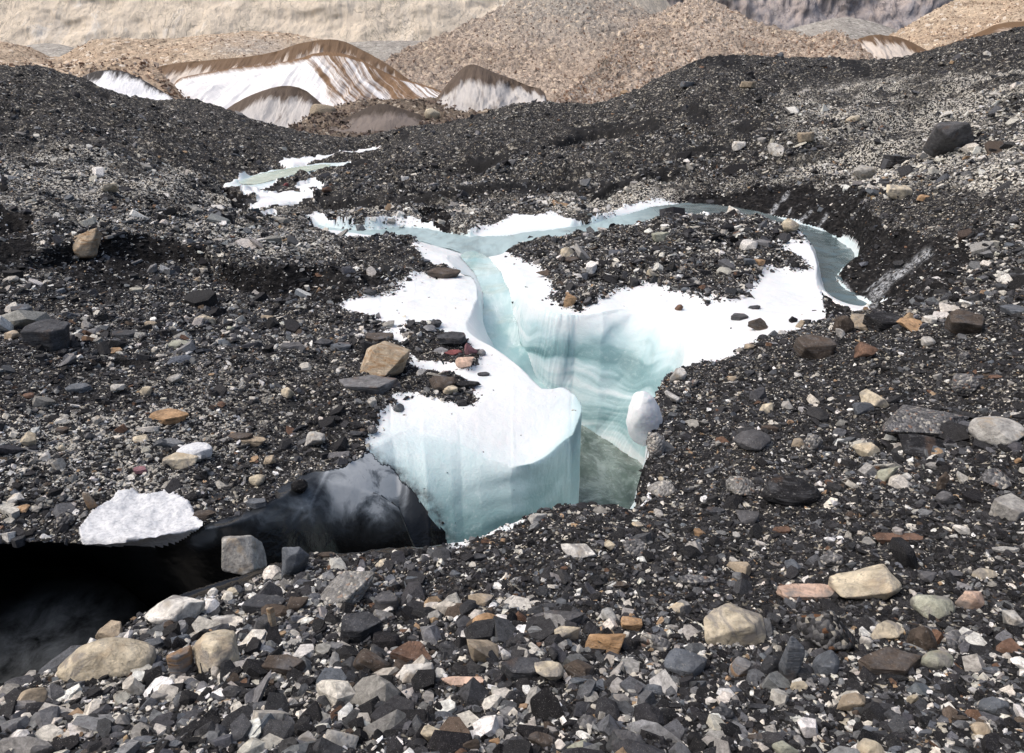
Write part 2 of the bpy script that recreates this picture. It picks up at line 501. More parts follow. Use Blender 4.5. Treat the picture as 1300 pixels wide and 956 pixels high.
_soft = ((pitmask == 1) & (Yg > 5.2) & (frac > 0)).astype(float)
_r0, _r1 = int(np.argmax(Yg[:, 0] > 4.9)), int(np.argmax(Yg[:, 0] > 14))
Z[_r0:_r1] = blur(Z[_r0:_r1], _soft[_r0:_r1], 120)


def blur_rows(A_, m_, n_):
    for _ in range(n_):
        B_ = A_.copy(); B_[:, 1:-1] = (B_[:, :-2] + B_[:, 2:] + 2 * B_[:, 1:-1]) / 4
        A_ = A_ * (1 - m_) + B_ * m_
    return A_


_inner = ((frac > 0) & (frac < .97) & (pitmask == 1))[_r0:_r1] * 1.0
Z[_r0:_r1] = blur_rows(Z[_r0:_r1], _inner * _soft[_r0:_r1], 420)
# how near the melted edge each spot of the ice lies (clear wet ice there, white crust farther off)
_cs = (pitmask == 1).astype(float)[::4, ::4]
_cs = blur(_cs, 1.0, 70)
_ri = np.arange(NR) / 4.0; _ci2 = np.arange(NC) / 4.0
_tm = np.stack([np.interp(_ci2, np.arange(_cs.shape[1]), q_) for q_ in _cs])
nearrim = np.stack([np.interp(_ri, np.arange(_cs.shape[0]), _tm[:, k_]) for k_ in range(NC)], 1)
_soft = ((pitmask == 2)).astype(float)
Z = blur(Z, _soft, 4)
frac[_r0:_r1] = np.where(frac[_r0:_r1] > 0, blur(frac[_r0:_r1], (pitmask[_r0:_r1] == 1) * 1.0, 70), frac[_r0:_r1])
PXc, PYc = project(Xg, Yg, Z)


# scarps:  small undercut steps facing the valley (pixel polyline of the top edge, height, reach)
def scarp(poly, h, reach, soft=.15):
    global Z
    pts = smooth_closed(planR(poly), 2, False)
    lo = pts.min(0) - reach * 2.5; hi = pts.max(0) + reach
    m = (Xg > lo[0]) & (Xg < hi[0]) & (Yg > lo[1]) & (Yg < hi[1])
    x, y = Xg[m], Yg[m]
    d = dist_line(x, y, pts, False)
    yl = np.interp(x, np.sort(pts[:, 0]), pts[np.argsort(pts[:, 0]), 1])
    near = yl - y
    endf = sstep(lo[0] + reach * 2, lo[0] + reach * 3.2, x) * (1 - sstep(hi[0] - reach * 2, hi[0] - reach * .6, x))
    dz = h * sstep(0, soft, near) * np.exp(-np.clip(near, 0, None) / reach) * endf
    zz = Z[m]; zz = zz - dz * (pitmask[m] == 0); Z[m] = zz


scarp([(40, 322), (130, 303), (200, 302), (262, 318), (330, 345), (430, 345)], .55, .9, .35)
scarp([(0, 268), (30, 272), (50, 292)], .5, .8, .3)
scarp([(400, 250), (500, 243), (600, 240), (730, 232)], .45, 1.0, .35)
scarp([(750, 238), (800, 226), (860, 215)], .45, .9, .3)
scarp([(700, 178), (760, 160), (830, 158)], .7, 1.6, .6)
scarp([(880, 180), (910, 175), (945, 168)], .5, 1.2, .5)
scarp([(560, 213), (580, 208), (640, 205)], .5, 1.0, .5)
scarp([(820, 145), (870, 135), (900, 140)], .5, 1.4, .5)
scarp([(100, 470), (150, 458), (200, 462)], .12, .5, .1)

# undercut of the black cave and of the lobe's lip
in1 = pitmask == 1
cave_w = (1 - sstep(-3.0, -1.7, Xg)) * in1
fall = sstep(-.65, -.05, Yg - 3.85) * (1 - frac) * cave_w
YS = Yg + 1.7 * fall; XS = Xg * YS / Yg
YS = YS + .22 * (1 - frac) * in1 * sstep(5.0, 6.0, Yg) * (1 - sstep(.6, 1.2, Xg)) * (1 - cave_w) * sstep(0, .3, frac) * (Yg < 7)
lipw = (1 - frac) ** 1.3 * in1 * np.exp(-((Xg - .8) / .42) ** 2) * sstep(5.6, 6.2, Yg) * (1 - sstep(7.6, 8.6, Yg))
XS = XS - .13 * lipw
_m = in1[_r0:_r1] * 1.0
for _A, _B in ((XS, Xg), (YS, Yg)):
    _A[_r0:_r1] = _B[_r0:_r1] + blur_rows((_A - _B)[_r0:_r1], _m, 260)

# relief noise (metres): broad hummocks, then lumps, then grit
amp = sstep(0, .5, 1 - (pitmask == 1) * (1 - frac) * 1.0)
hum = fbm(Xg * .35, Yg * .35, 3, 11) * np.clip(Yg / 26, .06, .9) * .9
edgefade = 1 - .75 * sstep(.9, 1, u * np.ones_like(Z))
hum *= edgefade
lump = fbm(Xg * 2.2, Yg * 2.2, 4, 23) * .11 * np.clip(Yg / 8, .6, 2.2)
fine = fbm(Xg * 14, Yg * 14, 3, 41) * .03
PXc, PYc = project(XS, YS, Z)
# ---- zones traced on the photograph (edges made ragged with noise)
rk = np.where(pitmask == 2, .12, 1.0)
rx = fbm(Xg * 4, Yg * 4, 3, 71) * 11 * rk; ry = fbm(Xg * 4, Yg * 4, 3, 83) * 7 * rk
near_soft = np.clip(9 / Yg, .35, 1.3)
qx, qy = PXc + rx * near_soft, PYc + ry * near_soft
ice_outer = [(388, 272), (405, 270), (425, 284), (455, 288), (475, 285), (480, 279), (520, 277), (545, 283), (565, 297), (590, 302), (605, 292), (640, 277), (648, 268), (680, 275), (700, 270), (725, 276), (745, 286), (760, 272), (800, 258), (840, 252), (870, 259), (905, 262), (960, 270), (1020, 285), (1045, 290), (1080, 305),
             (1095, 328), (1070, 342), (1060, 355), (1080, 372), (1120, 394), (1100, 398), (1060, 384), (1042, 368), (1048, 404), (1020, 413), (1012, 419), (974, 427), (927, 451), (892, 460), (854, 479), (832, 490), (835, 505), (824, 520), (820, 560), (824, 595), (824, 643),
             (782, 643), (742, 641), (700, 650), (650, 669), (600, 689), (568, 697), (566, 680), (545, 645), (520, 620), (500, 600), (465, 580), (463, 560), (480, 530), (501, 520), (500, 509), (528, 504), (562, 510), (597, 512), (600, 500), (590, 484), (565, 481), (521, 466), (518, 445), (504, 436), (481, 425), (494, 419), (477, 405), (450, 398), (430, 396), (430, 386), (460, 378), (498, 371), (511, 355), (538, 347), (558, 352), (576, 350), (565, 341), (542, 337), (535, 324), (525, 310), (528, 304),
             (500, 302), (460, 303), (420, 299), (395, 292)]
island = [(640, 320), (655, 311), (700, 303), (740, 297), (780, 290), (820, 283), (850, 274), (880, 271), (930, 272), (980, 280), (1010, 290), (1022, 308), (988, 307), (997, 319), (1020, 330), (1029, 346), (1000, 344), (974, 343), (955, 360), (945, 375), (925, 384), (886, 372), (905, 388), (880, 380), (842, 366), (815, 362), (784, 367), (760, 382), (736, 392), (712, 391), (700, 378), (710, 368), (700, 360), (690, 345), (680, 335), (655, 328)]
lobe_isl = [(522, 408), (558, 410), (552, 420), (590, 432), (612, 445), (612, 465), (600, 473), (578, 471), (560, 463), (530, 458), (517, 446), (512, 430)]
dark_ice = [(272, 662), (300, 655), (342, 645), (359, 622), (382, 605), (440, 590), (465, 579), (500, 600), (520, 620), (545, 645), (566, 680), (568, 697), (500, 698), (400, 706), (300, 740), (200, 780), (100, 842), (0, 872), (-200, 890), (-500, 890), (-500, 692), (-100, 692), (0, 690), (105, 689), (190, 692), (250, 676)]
snow = [(150, 626), (139, 637), (118, 652), (104, 676), (106, 694), (190, 698), (225, 692), (262, 672), (238, 640), (217, 624), (190, 631), (168, 624)]
bareD = [
    [(860, 251), (900, 243), (930, 243), (960, 238), (1010, 233), (1050, 238), (1090, 240), (1098, 252), (1085, 265), (1100, 285), (1080, 305), (1045, 293), (1020, 286), (980, 273), (930, 264), (900, 261)],
    [(1058, 350), (1085, 335), (1098, 322), (1110, 312), (1150, 300), (1200, 306), (1240, 318), (1225, 345), (1200, 370), (1170, 390), (1130, 398), (1110, 392), (1085, 376)],
    [(1042, 368), (1060, 384), (1100, 398), (1085, 404), (1048, 404)],
    [(-20, 262), (30, 270), (48, 290), (40, 325), (0, 338), (-20, 338)],
    [(54, 325), (90, 312), (130, 303), (250, 302), (262, 322), (255, 340), (200, 338), (175, 365), (135, 378), (95, 362), (70, 348)],
    [(281, 347), (330, 340), (380, 345), (435, 345), (500, 355), (460, 372), (430, 386), (380, 388), (330, 380), (290, 372)],
    [(402, 268), (430, 265), (427, 292), (415, 292)], [(525, 268), (565, 262), (572, 290), (545, 286)],
    [(280, 232), (318, 250), (322, 258), (305, 262), (285, 250)],
]
shade_lines = [([(405, 251), (500, 245), (600, 243), (730, 235)], 5), ([(755, 240), (800, 229), (860, 218)], 6), ([(700, 182), (760, 164), (835, 161)], 6), ([(880, 186), (910, 180), (945, 173)], 7), ([(560, 214), (580, 216), (640, 208)], 7),  # shadows under the far scarps, painted into the ground colour as dark strips
              ([(820, 147), (870, 138), (900, 142)], 5), ([(442, 210), (470, 203)], 5), ([(860, 80), (900, 74), (935, 76)], 6), ([(1070, 80), (1100, 88)], 6), ([(0, 160), (40, 170)], 6), ([(110, 110), (135, 122)], 5),
              ([(900, 262), (940, 258)], 5), ([(980, 165), (1010, 160)], 4), ([(930, 150), (965, 150)], 3), ([(150, 462), (190, 466)], 7), ([(500, 163), (515, 170)], 5), ([(600, 150), (615, 140)], 3), ([(640, 235), (720, 228)], 4)]
M_ICE = pip(qx, qy, ice_outer) & ~pip(qx, qy, island) & ~pip(qx, qy, lobe_isl)
_mw = pip(qx, qy, [(1050, 280), (1050, 345), (1047, 366), (1135, 405), (1260, 330), (1120, 270), (1090, 230), (860, 235), (872, 257), (920, 262), (1010, 283)]) & (frac > .015)
M_ICE &= ~_mw
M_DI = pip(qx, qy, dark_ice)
M_SNOW = pip(PXc + rx * .35, PYc + ry * .35, snow)
farwhite = [[(354, 203), (375, 200), (400, 198), (430, 193), (470, 188), (486, 187), (475, 192), (440, 196), (410, 203), (370, 208)],
            [(280, 231), (300, 224), (335, 216), (380, 209), (410, 205), (445, 204), (442, 211), (420, 214), (390, 219), (370, 224), (345, 235), (310, 240)],
            [(305, 240), (340, 242), (350, 247), (330, 253)],
            [(318, 262), (330, 250), (350, 244), (370, 240), (398, 245), (395, 250), (350, 260), (322, 267)],
            [(372, 236), (400, 230), (412, 236), (408, 242), (385, 240)], [(332, 272), (350, 270), (352, 276), (340, 277)]]
M_FAR = np.zeros_like(M_ICE)
for p_ in farwhite: M_FAR |= pip(PXc + rx * .3, PYc + ry * .2, p_)
M_BARE = np.zeros_like(M_ICE)
for p_ in bareD: M_BARE |= pip(qx, qy, p_)
M_BARE |= _mw & (pitmask == 2)
_pb = pip(PXc, PYc, [(808, 588), (818, 560), (840, 560), (840, 652), (806, 652)]) & (pitmask == 1) & (frac > .02)
M_ICE &= ~_pb; M_BARE |= _pb
shade_soft = np.zeros_like(Z)
for l_, w_ in shade_lines:
    l_ = np.array(l_, float)
    mm = (PXc > l_[:, 0].min() - 15) & (PXc < l_[:, 0].max() + 15) & (PYc > l_[:, 1].min() - 15) & (PYc < l_[:, 1].max() + 15)
    dd = dist_line(qx[mm], PYc[mm] + ry[mm] * .5, l_, False)
    bs = shade_soft[mm]; shade_soft[mm] = np.maximum(bs, dd < w_)
# what the eye cannot see takes the material its place in the pit suggests
tfin = Z / YS
vis = tfin >= np.maximum.accumulate(tfin, axis=0) - 1e-4
hid = ~vis
in1 = pitmask == 1
ridge_side = in1 & (Yg < 4.9 - .05 * Xg)
M_ICE = np.where(hid, (pitmask > 0) & ~ridge_side, M_ICE)
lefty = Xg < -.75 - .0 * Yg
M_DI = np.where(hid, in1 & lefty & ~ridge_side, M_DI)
M_ICE &= ~M_DI
M_FAR &= vis; M_SNOW &= vis; M_DI &= ~M_SNOW
M_BARE = (M_BARE & vis) & ~(M_ICE | M_DI | M_SNOW)
M_BARE |= (hid & (pitmask == 2) & (Xg > 3.4)) & False
zone = np.zeros(Z.shape, int)          # 0 gravel 1 ice 2 dark ice 3 snow 4 mud wall
zone[M_BARE] = 4
zone[M_ICE] = 1; zone[M_FAR] = 1; zone[M_SNOW] = 3; zone[M_DI] = 2

# ---- relief per zone
isg = (zone == 0) | (zone == 4)
Z = Z + hum * (pitmask == 0) * sstep(0, 1, np.clip((PYc < 260) + (Yg > 17) * 1.0, 0, 1)) * .0 + 0
gsoft = blur(isg.astype(float), 1.0, 10)
Z = Z + (lump + fine) * gsoft + lump * .22 * (pitmask == 0) * (1 - gsoft)
ridges = np.abs(fbm(Xg * 3.2 + Yg * 1.1, Yg * 1.3, 4, 133))
Z = Z - np.where(zone == 4, ridges * .16 * np.clip(Yg / 12, .5, 1.3), 0)
fold = np.abs(fbm(Xg * .16 - Yg * .05, Yg * .34 + Xg * .08, 4, 211)) * np.clip(Yg / 26, .3, 1.3) * edgefade
Z = Z - fold * .9 * gsoft * sstep(15, 24, Yg)
Z = Z + hum * .7 * (zone == 0) * (Yg > 14) * sstep(14, 22, Yg)
pebble_lift = .035 * gsoft * np.clip(Yg / 8, .5, 1.6)
Z = Z + pebble_lift
Z = Z + np.where(zone == 3, .02 + fbm(Xg * 6, Yg * 6, 3, 5) * .05, 0)
# scallops and strata in the canyon ice
warp = fbm(Xg * .9, Yg * .9, 3, 55)
dep = np.clip(Rz - Z, 0, 3)
phase = dep * 10.5 + warp * 9.0 + Xg * 1.2
band = np.sin(phase) * .5 + np.sin(phase * 2.3 + 1.1) * .25
wallw = in1 * sstep(.02, .2, 1 - frac) * (zone == 1) * sstep(.0, .12, frac)
east = sstep(-.2, .5, Xg - .15 * (Yg - 8)) * in1
scal = band * wallw * (.022 * east + .008)
Xg2, Yg2 = XS + scal * .8, YS - scal * .9
blue = np.clip((1 - frac) * 1.15 - .12, 0, 1)
blue = np.where(in1, np.clip(dep / 1.25, 0, 1) ** .9 * .85, blue)
blue = np.where(pitmask == 2, sstep(.35, .0, frac) * .35, blue)
blue = np.where(pitmask == 3, np.clip((1 - frac) * .6, 0, .4), blue)
lobeface = in1 & (Yg < 6.6) & (Xg < .75)
blue = np.where(lobeface, np.clip(dep / 1.0 + .08, 0, 1) ** .72 * .80, blue)
blue = blue + np.where((Yg < 7.4) & (Xg < .9) & (Yg > 4.9), np.clip(nearrim, 0, .5) * .42, np.clip(nearrim, 0, .5) * .12)
_m = (zone == 1)[_r0:_r1] * 1.0
blue[_r0:_r1] = blur_rows(blur(blue[_r0:_r1], _m, 8), _m, 160)
crackle = lobeface * sstep(.2, .7, dep)
eastw = in1 & (Xg > -.1) & (Yg > 7.2) & ~lobeface
vv_ = np.clip(np.clip(dep / 1.65, 0, 1) ** 1.0 + warp * .22 * sstep(0, .3, 1 - frac) + np.sin(Xg * 2.6 + Yg * 1.0) * .05, 0, 1)
strata = np.interp(vv_, [0, .04, .15, .3, .5, .7, .85, 1], [0, .10, .36, .48, .64, .84, .82, .58])
strata = strata * sstep(-.2, .6, Xg + .25)
blue = np.where(eastw & (frac > .001), strata, blue)
bandA = np.where(eastw, sstep(.03, .3, vv_), 0) + np.where(lobeface, .12, 0)
pale = np.zeros_like(Z)
for p_, v_ in [([(-400, 190), (120, 190), (280, 235), (430, 290), (430, 330), (280, 330), (0, 300), (-400, 300)], .9),
               ([(400, 255), (600, 255), (800, 235), (900, 225), (1000, 205), (1100, 200), (1300, 190), (1600, 170), (1600, 250), (1300, 245), (1110, 248), (980, 235), (880, 252), (760, 272), (700, 272), (600, 292), (430, 284)], 1.0),
               ([(1000, 110), (1600, 60), (1600, 200), (1000, 220)], .85),
               ([(170, 460), (400, 420), (440, 450), (420, 520), (200, 520)], .4), ([(-200, 520), (300, 520), (460, 560), (400, 600), (100, 680), (-200, 690)], .7),
               ([(-300, 900), (100, 835), (300, 740), (420, 705), (450, 960), (-300, 960)], .45)]:
    pale = np.maximum(pale, pip(PXc + rx * 2.5, PYc + ry * 1.5, p_) * v_)
pale = blur(pale * (vis * .8 + .2), 1.0, 30)
pale = pale * (.12 + .88 * sstep(-.22, .24, fbm(Xg * .55, Yg * .9, 5, 91, .6) + .02))

# back of the crest: a few rows falling away behind
NB = 10
bY = np.exp(s1)[-1] if s1.shape[0] == NR else np.exp(s1[0])
ext = []
for k in range(1, NB + 1):
    Yk = bY * (1 + .035 * k); ext.append((ga[-1] * Yk, Yk, Z[-1] - .012 * bY * k ** 1.25))
XB = np.vstack([Xg2] + [e[0][None] for e in ext]); YB = np.vstack([Yg2] + [e[1][None] for e in ext]); ZB = np.vstack([Z] + [e[2][None] for e in ext])
padr = lambda A_, v=0: np.vstack([A_, np.full((NB, NC), v, A_.dtype)])
zoneB = padr(zone); NRB = NR + NB
V = np.stack([XB.ravel(), YB.ravel(), ZB.ravel() + H0], 1)
FA = grid_faces(NRB, NC)
zf = zoneB.ravel()[FA]
zface = np.where((zf == 2).any(1), 2, np.where((zf == 1).any(1), 1, np.where((zf == 3).any(1), 3, np.where((zf == 4).any(1), 4, 0))))
far_at = np.clip((YB - 8) / 25, 0, 1).ravel()
streak = np.zeros_like(Z)
for l_, w_ in [([(1178, 322), (1150, 345), (1128, 362), (1110, 380)], 7), ([(1150, 342), (1125, 352), (1098, 372)], 3), ([(1000, 246), (988, 258), (974, 274)], 2.2), ([(1030, 268), (1020, 278), (1010, 288)], 2.2), ([(1012, 260), (1002, 270)], 1.4), ([(1062, 352), (1085, 376), (1112, 392)], 2.5), ([(1050, 270), (1040, 284)], 2)]:
    l_ = np.array(l_, float)
    mm = (PXc > l_[:, 0].min() - 20) & (PXc < l_[:, 0].max() + 20) & (PYc > l_[:, 1].min() - 20) & (PYc < l_[:, 1].max() + 20) & vis
    dd = dist_line(PXc[mm] + rx[mm] * .12, PYc[mm] + ry[mm] * .12, l_, False)
    streak[mm] = np.maximum(streak[mm], 1 - sstep(w_ * .3, w_ * 1.5, dd))
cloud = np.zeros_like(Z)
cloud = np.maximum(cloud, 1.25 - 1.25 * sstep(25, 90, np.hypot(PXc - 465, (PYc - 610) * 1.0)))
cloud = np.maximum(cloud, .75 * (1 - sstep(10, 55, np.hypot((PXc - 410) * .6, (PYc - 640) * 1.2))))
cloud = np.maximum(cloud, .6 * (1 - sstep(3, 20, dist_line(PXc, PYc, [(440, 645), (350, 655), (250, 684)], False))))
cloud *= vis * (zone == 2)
dirt = np.zeros_like(Z)
dirt = np.maximum(dirt, 1 - sstep(3, 22, dist_line(PXc, PYc, [(455, 575), (500, 603), (545, 645), (566, 690)], False))) * (zone == 1)

attrs_all = dict(pale=padr(pale, .2).ravel(), bare=padr(np.maximum(shade_soft, 0) * vis).ravel(), far=far_at, blue=padr(blue).ravel(), band=padr(bandA).ravel(), crackle=padr(crackle).ravel(), dirt=padr(dirt).ravel(), cloud=padr(cloud).ravel(), streak=padr(streak).ravel())


def sub_mesh(name, fmask, mat, attrs):
    f = FA[fmask]
    ids, inv = np.unique(f, return_inverse=True)
    return make_mesh(name, V[ids], inv.reshape(-1, 4), mat, {k: attrs_all[k][ids] for k in attrs})


tag(sub_mesh('ground', zface == 0, MG, ['pale', 'bare', 'far']), kind='structure')
XC, YC = V[:, 0][FA].mean(1), V[:, 1][FA].mean(1)
isfar = YC > 21
tag(sub_mesh('ice_canyon', (zface == 1) & ~isfar, MI, ['blue', 'band', 'dirt', 'crackle']), 'white glacier ice melted into a turquoise canyon with smooth banded walls', 'ice')
fc_ = [np.mean(p_, 0) for p_ in farwhite]
pxv, pyv = padr(PXc).ravel()[FA[:, 0]], padr(PYc).ravel()[FA[:, 0]]
which_f = np.argmin([dist_line(pxv[isfar & (zface == 1)], pyv[isfar & (zface == 1)], p_) - 1e3 * pip(pxv[isfar & (zface == 1)], pyv[isfar & (zface == 1)], p_) for p_ in farwhite], 0)
wf_all = np.full(len(FA), -1); wf_all[isfar & (zface == 1)] = which_f
for q_, lb_ in enumerate(['farthest thin ribbon of white ice where the stream comes round the black hill', 'white ice rim around the pale green meltwater pool', 'small patch of white ice just in front of the pale green pool',
                          'wide white ice sheet in front of the pale green pool, beside the dark ramp', 'small white ice patch next to the dark red stone by the far pool', 'lone scrap of white ice in gravel between the far pool and the channel']):
    if (wf_all == q_).sum() > 3:
        tag(sub_mesh('stream_ice', wf_all == q_, MI, ['blue', 'band', 'dirt', 'crackle']), lb_, 'ice', 'ice patches along the far stream')
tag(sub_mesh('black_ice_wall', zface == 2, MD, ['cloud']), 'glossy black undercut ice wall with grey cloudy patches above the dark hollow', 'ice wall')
tag(sub_mesh('snow_patch', zface == 3, MS, []), 'grainy white snow patch on the gravel lip above the dark hollow', 'snow')
tag(sub_mesh('mud_bank', zface == 4, MM, ['streak']), kind='structure')

gthin = blur(((zone == 0)).astype(float), 1.0, 26)
# final visible lookup
PXf, PYf = project(Xg2, Yg2, Z)
tfin = Z / Yg2
visf = tfin >= np.maximum.accumulate(tfin, axis=0) - 2e-3


def spot(px, py):
    d = np.where(visf, (PXf - px) ** 2 + (PYf - py) ** 2, 1e9)
    k = np.argmin(d); i, j = divmod(k, NC)
    return Xg2[i, j], Yg2[i, j], Z[i, j], i, j


# ------------------------------------------------------------------ water
def water(name, fl, mat, sel=None, lift=0.0, foamf=None, thresh=.1):
    m, Fp, zw, inF, w_, inR = floors[fl]
    full = np.zeros(Z.shape, bool); zfull = np.zeros(Z.shape)
    full[m] = (inF | (w_ < thresh)) & inR
    zfull[m] = zw
    if sel is not None: full &= sel
    ids = np.arange(NR * NC).reshape(NR, NC)
    f = grid_faces(NR, NC)
    fm = full.ravel()[f].all(1)
    f = f[fm]
    used, inv = np.unique(f, return_inverse=True)
    X_, Y_, Z_ = (Xg2 if fl == 0 else Xg).ravel()[used], (Yg2 if fl == 0 else Yg).ravel()[used], zfull.ravel()[used] + lift
    Z_ = Z_ + fbm(X_ * 3, Y_ * 3, 3, 3) * .03
    foam = np.ones(len(X_)) if foamf is None else foamf(X_, Y_, used)
    return make_mesh(name, np.stack([X_, Y_, Z_ + H0], 1), inv.reshape(-1, 4), mat, {'foam': foam})


poolsel = (Yg > 3) & (Xg > .45) & (Yg < 9.7)
cavesel = (Xg <= .45) & (Yg < 7.2)
chansel = ~(poolsel | cavesel)
def tof(Xa, Ya, cx, cy, r0, r1): return 1 - sstep(r0, r1, np.hypot(Xa - cx, Ya - cy))
MWp = mat_water('churning_green_water', (.045, .065, .055), (.11, .15, .125), .7, (.50, .58, .56), .15, 1.0, (.42, .74), (1, .8, 1), .5)
MWc = mat_water('milky_turquoise_water', (.30, .48, .49), (.52, .68, .69), .8, (.85, .9, .9), .12, .8, (.5, .8), (1, .25, 1), -.3)
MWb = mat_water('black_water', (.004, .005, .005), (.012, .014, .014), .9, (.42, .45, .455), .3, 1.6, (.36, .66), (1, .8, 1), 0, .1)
MWt = mat_water('milky_teal_channel', (.075, .115, .125), (.13, .185, .195), .85, (.42, .55, .57), .1, .6, (.22, .5), (1, .3, 1), -.2)
MWf = mat_water('pale_green_pool', (.32, .46, .40), (.55, .68, .62), .5, (.85, .9, .88), .15, .4, (.5, .8))
w1 = water('pool', 0, MWp, poolsel, .03); tag(w1, kind='structure')
cx0, cy0 = at_z(50, 812, -4.4)
w2 = water('cave_water', 0, MWb, cavesel, .03, lambda X_, Y_, us: tof(X_, Y_, cx0, cy0, .1, .85)); tag(w2, kind='structure')
w3 = water('canyon_stream', 0, MWc, chansel, .03); tag(w3, kind='structure')
w4 = water('channel_water', 1, MWt, None, .02, lambda X_, Y_, us: 1 - sstep(2.6, 5.0, X_)); tag(w4, kind='structure')
w5 = water('far_pool_water', 2, MWf, None, .02); tag(w5, kind='structure')
#<STONES#
# ------------------------------------------------------------------ stones
import bmesh


def ico(sub):
    bm = bmesh.new(); bmesh.ops.create_icosphere(bm, subdivisions=sub, radius=1)
    v = np.array([x.co[:] for x in bm.verts]); f = np.array([[q.index for q in p.verts] for p in bm.faces]); bm.free()
    return v, f


def hull(pts):
    bm = bmesh.new()
    for p in pts: bm.verts.new(p)
    res = bmesh.ops.convex_hull(bm, input=bm.verts[:])
    bmesh.ops.delete(bm, geom=[v for v in bm.verts if not v.link_faces], context='VERTS')
    bmesh.ops.recalc_face_normals(bm, faces=bm.faces[:])
    return bm


def rock_shape(level, r_, kind='block', npts=12):
    """broken stone: the hull of a few random corners; level 3 and up chips the edges and roughens the faces"""
    if kind == 'slab':
        k = int(r_.integers(5, 8)); an = np.sort(np.linspace(0, 2 * math.pi, k, endpoint=False) + r_.uniform(-.35, .35, k))
        rr = r_.uniform(.65, 1.0, k)
        top = np.stack([rr * np.cos(an), rr * np.sin(an), r_.uniform(.75, 1.0, k)], 1)
        bot = np.stack([rr * np.cos(an) * r_.uniform(.8, 1.08, k), rr * np.sin(an) * r_.uniform(.8, 1.08, k), -r_.uniform(.7, 1.0, k)], 1)
        pts = np.vstack([top, bot])
    else:
        if kind == 'round': npts = npts * 3
        p = r_.normal(size=(npts, 3)); p /= np.linalg.norm(p, axis=1)[:, None]
        if kind != 'round': p = np.sign(p) * np.abs(p) ** .72
        pts = p * r_.uniform(.82 if kind != 'round' else .72, 1.0, (npts, 1))
        if kind == 'round': pts = pts * (1 + .22 * np.sin(pts[:, [0]] * 2.3 + r_.uniform(0, 6)) + .15 * np.sin(pts[:, [1]] * 3.1 + r_.uniform(0, 6)))
        if kind != 'round':
            pts = pts + pts[:, [2]] * r_.uniform(-.35, .35, (1, 3)) * np.array([1, 1, 0])
    bm = hull(pts)
    if level >= 3:
        bmesh.ops.bevel(bm, geom=bm.edges[:], offset=.035 if kind != 'round' else .12, segments=2 if kind == 'round' else 1, affect='EDGES', profile=.6, clamp_overlap=True)
        bmesh.ops.triangulate(bm, faces=bm.faces[:])
        bm.normal_update()
        tgt = .16 if level == 3 else .09
        for _ in range(5):
            long_ = [e for e in bm.edges if e.calc_length() > tgt * 1.5]
            if not long_ or len(bm.verts) > 2600: break
            bmesh.ops.subdivide_edges(bm, edges=long_, cuts=1)
            bmesh.ops.triangulate(bm, faces=bm.faces[:])
        if kind == 'round':
            for _ in range(14 if level < 5 else 30): bmesh.ops.smooth_vert(bm, verts=bm.verts[:], factor=.5, use_axis_x=True, use_axis_y=True, use_axis_z=True)
        else:
            bmesh.ops.smooth_vert(bm, verts=bm.verts[:], factor=.3, use_axis_x=True, use_axis_y=True, use_axis_z=True)
    bmesh.ops.triangulate(bm, faces=bm.faces[:])
    bm.verts.index_update()
    v = np.array([x.co[:] for x in bm.verts]); f = np.array([[q.index for q in p.verts] for p in bm.faces]); bm.free()
    v -= (v.max(0) + v.min(0)) / 2
    v /= np.abs(v).max(0)
    return v, f


lowp = [rock_shape(0, rng, 'block', 8) for _ in range(16)]
protos = {0: [rock_shape(0, rng, 'block', 11) for _ in range(12)] + [rock_shape(0, rng, 'slab') for _ in range(8)],
          1: [rock_shape(0, rng, 'block', 18) for _ in range(14)] + [rock_shape(0, rng, 'slab') for _ in range(10)] + [rock_shape(0, rng, 'round', 10) for _ in range(4)]}

PAL = np.array([(.018, .018, .020), (.035, .035, .038), (.06, .062, .068), (.11, .115, .125), (.20, .205, .21), (.33, .32, .30), (.62, .59, .525), (.79, .78, .74), (.38, .27, .17), (.15, .09, .06), (.09, .07, .055), (.13, .145, .165), (.24, .17, .16)])
PW0 = np.array([.22, .20, .13, .10, .075, .06, .085, .065, .012, .01, .015, .03, 0])
PW2 = np.array([.38, .27, .13, .07, .04, .025, .03, .025, .006, .004, .01, .01, 0])
PW1 = np.array([.10, .09, .07, .07, .08, .10, .24, .20, .025, .005, .005, .015, 0])


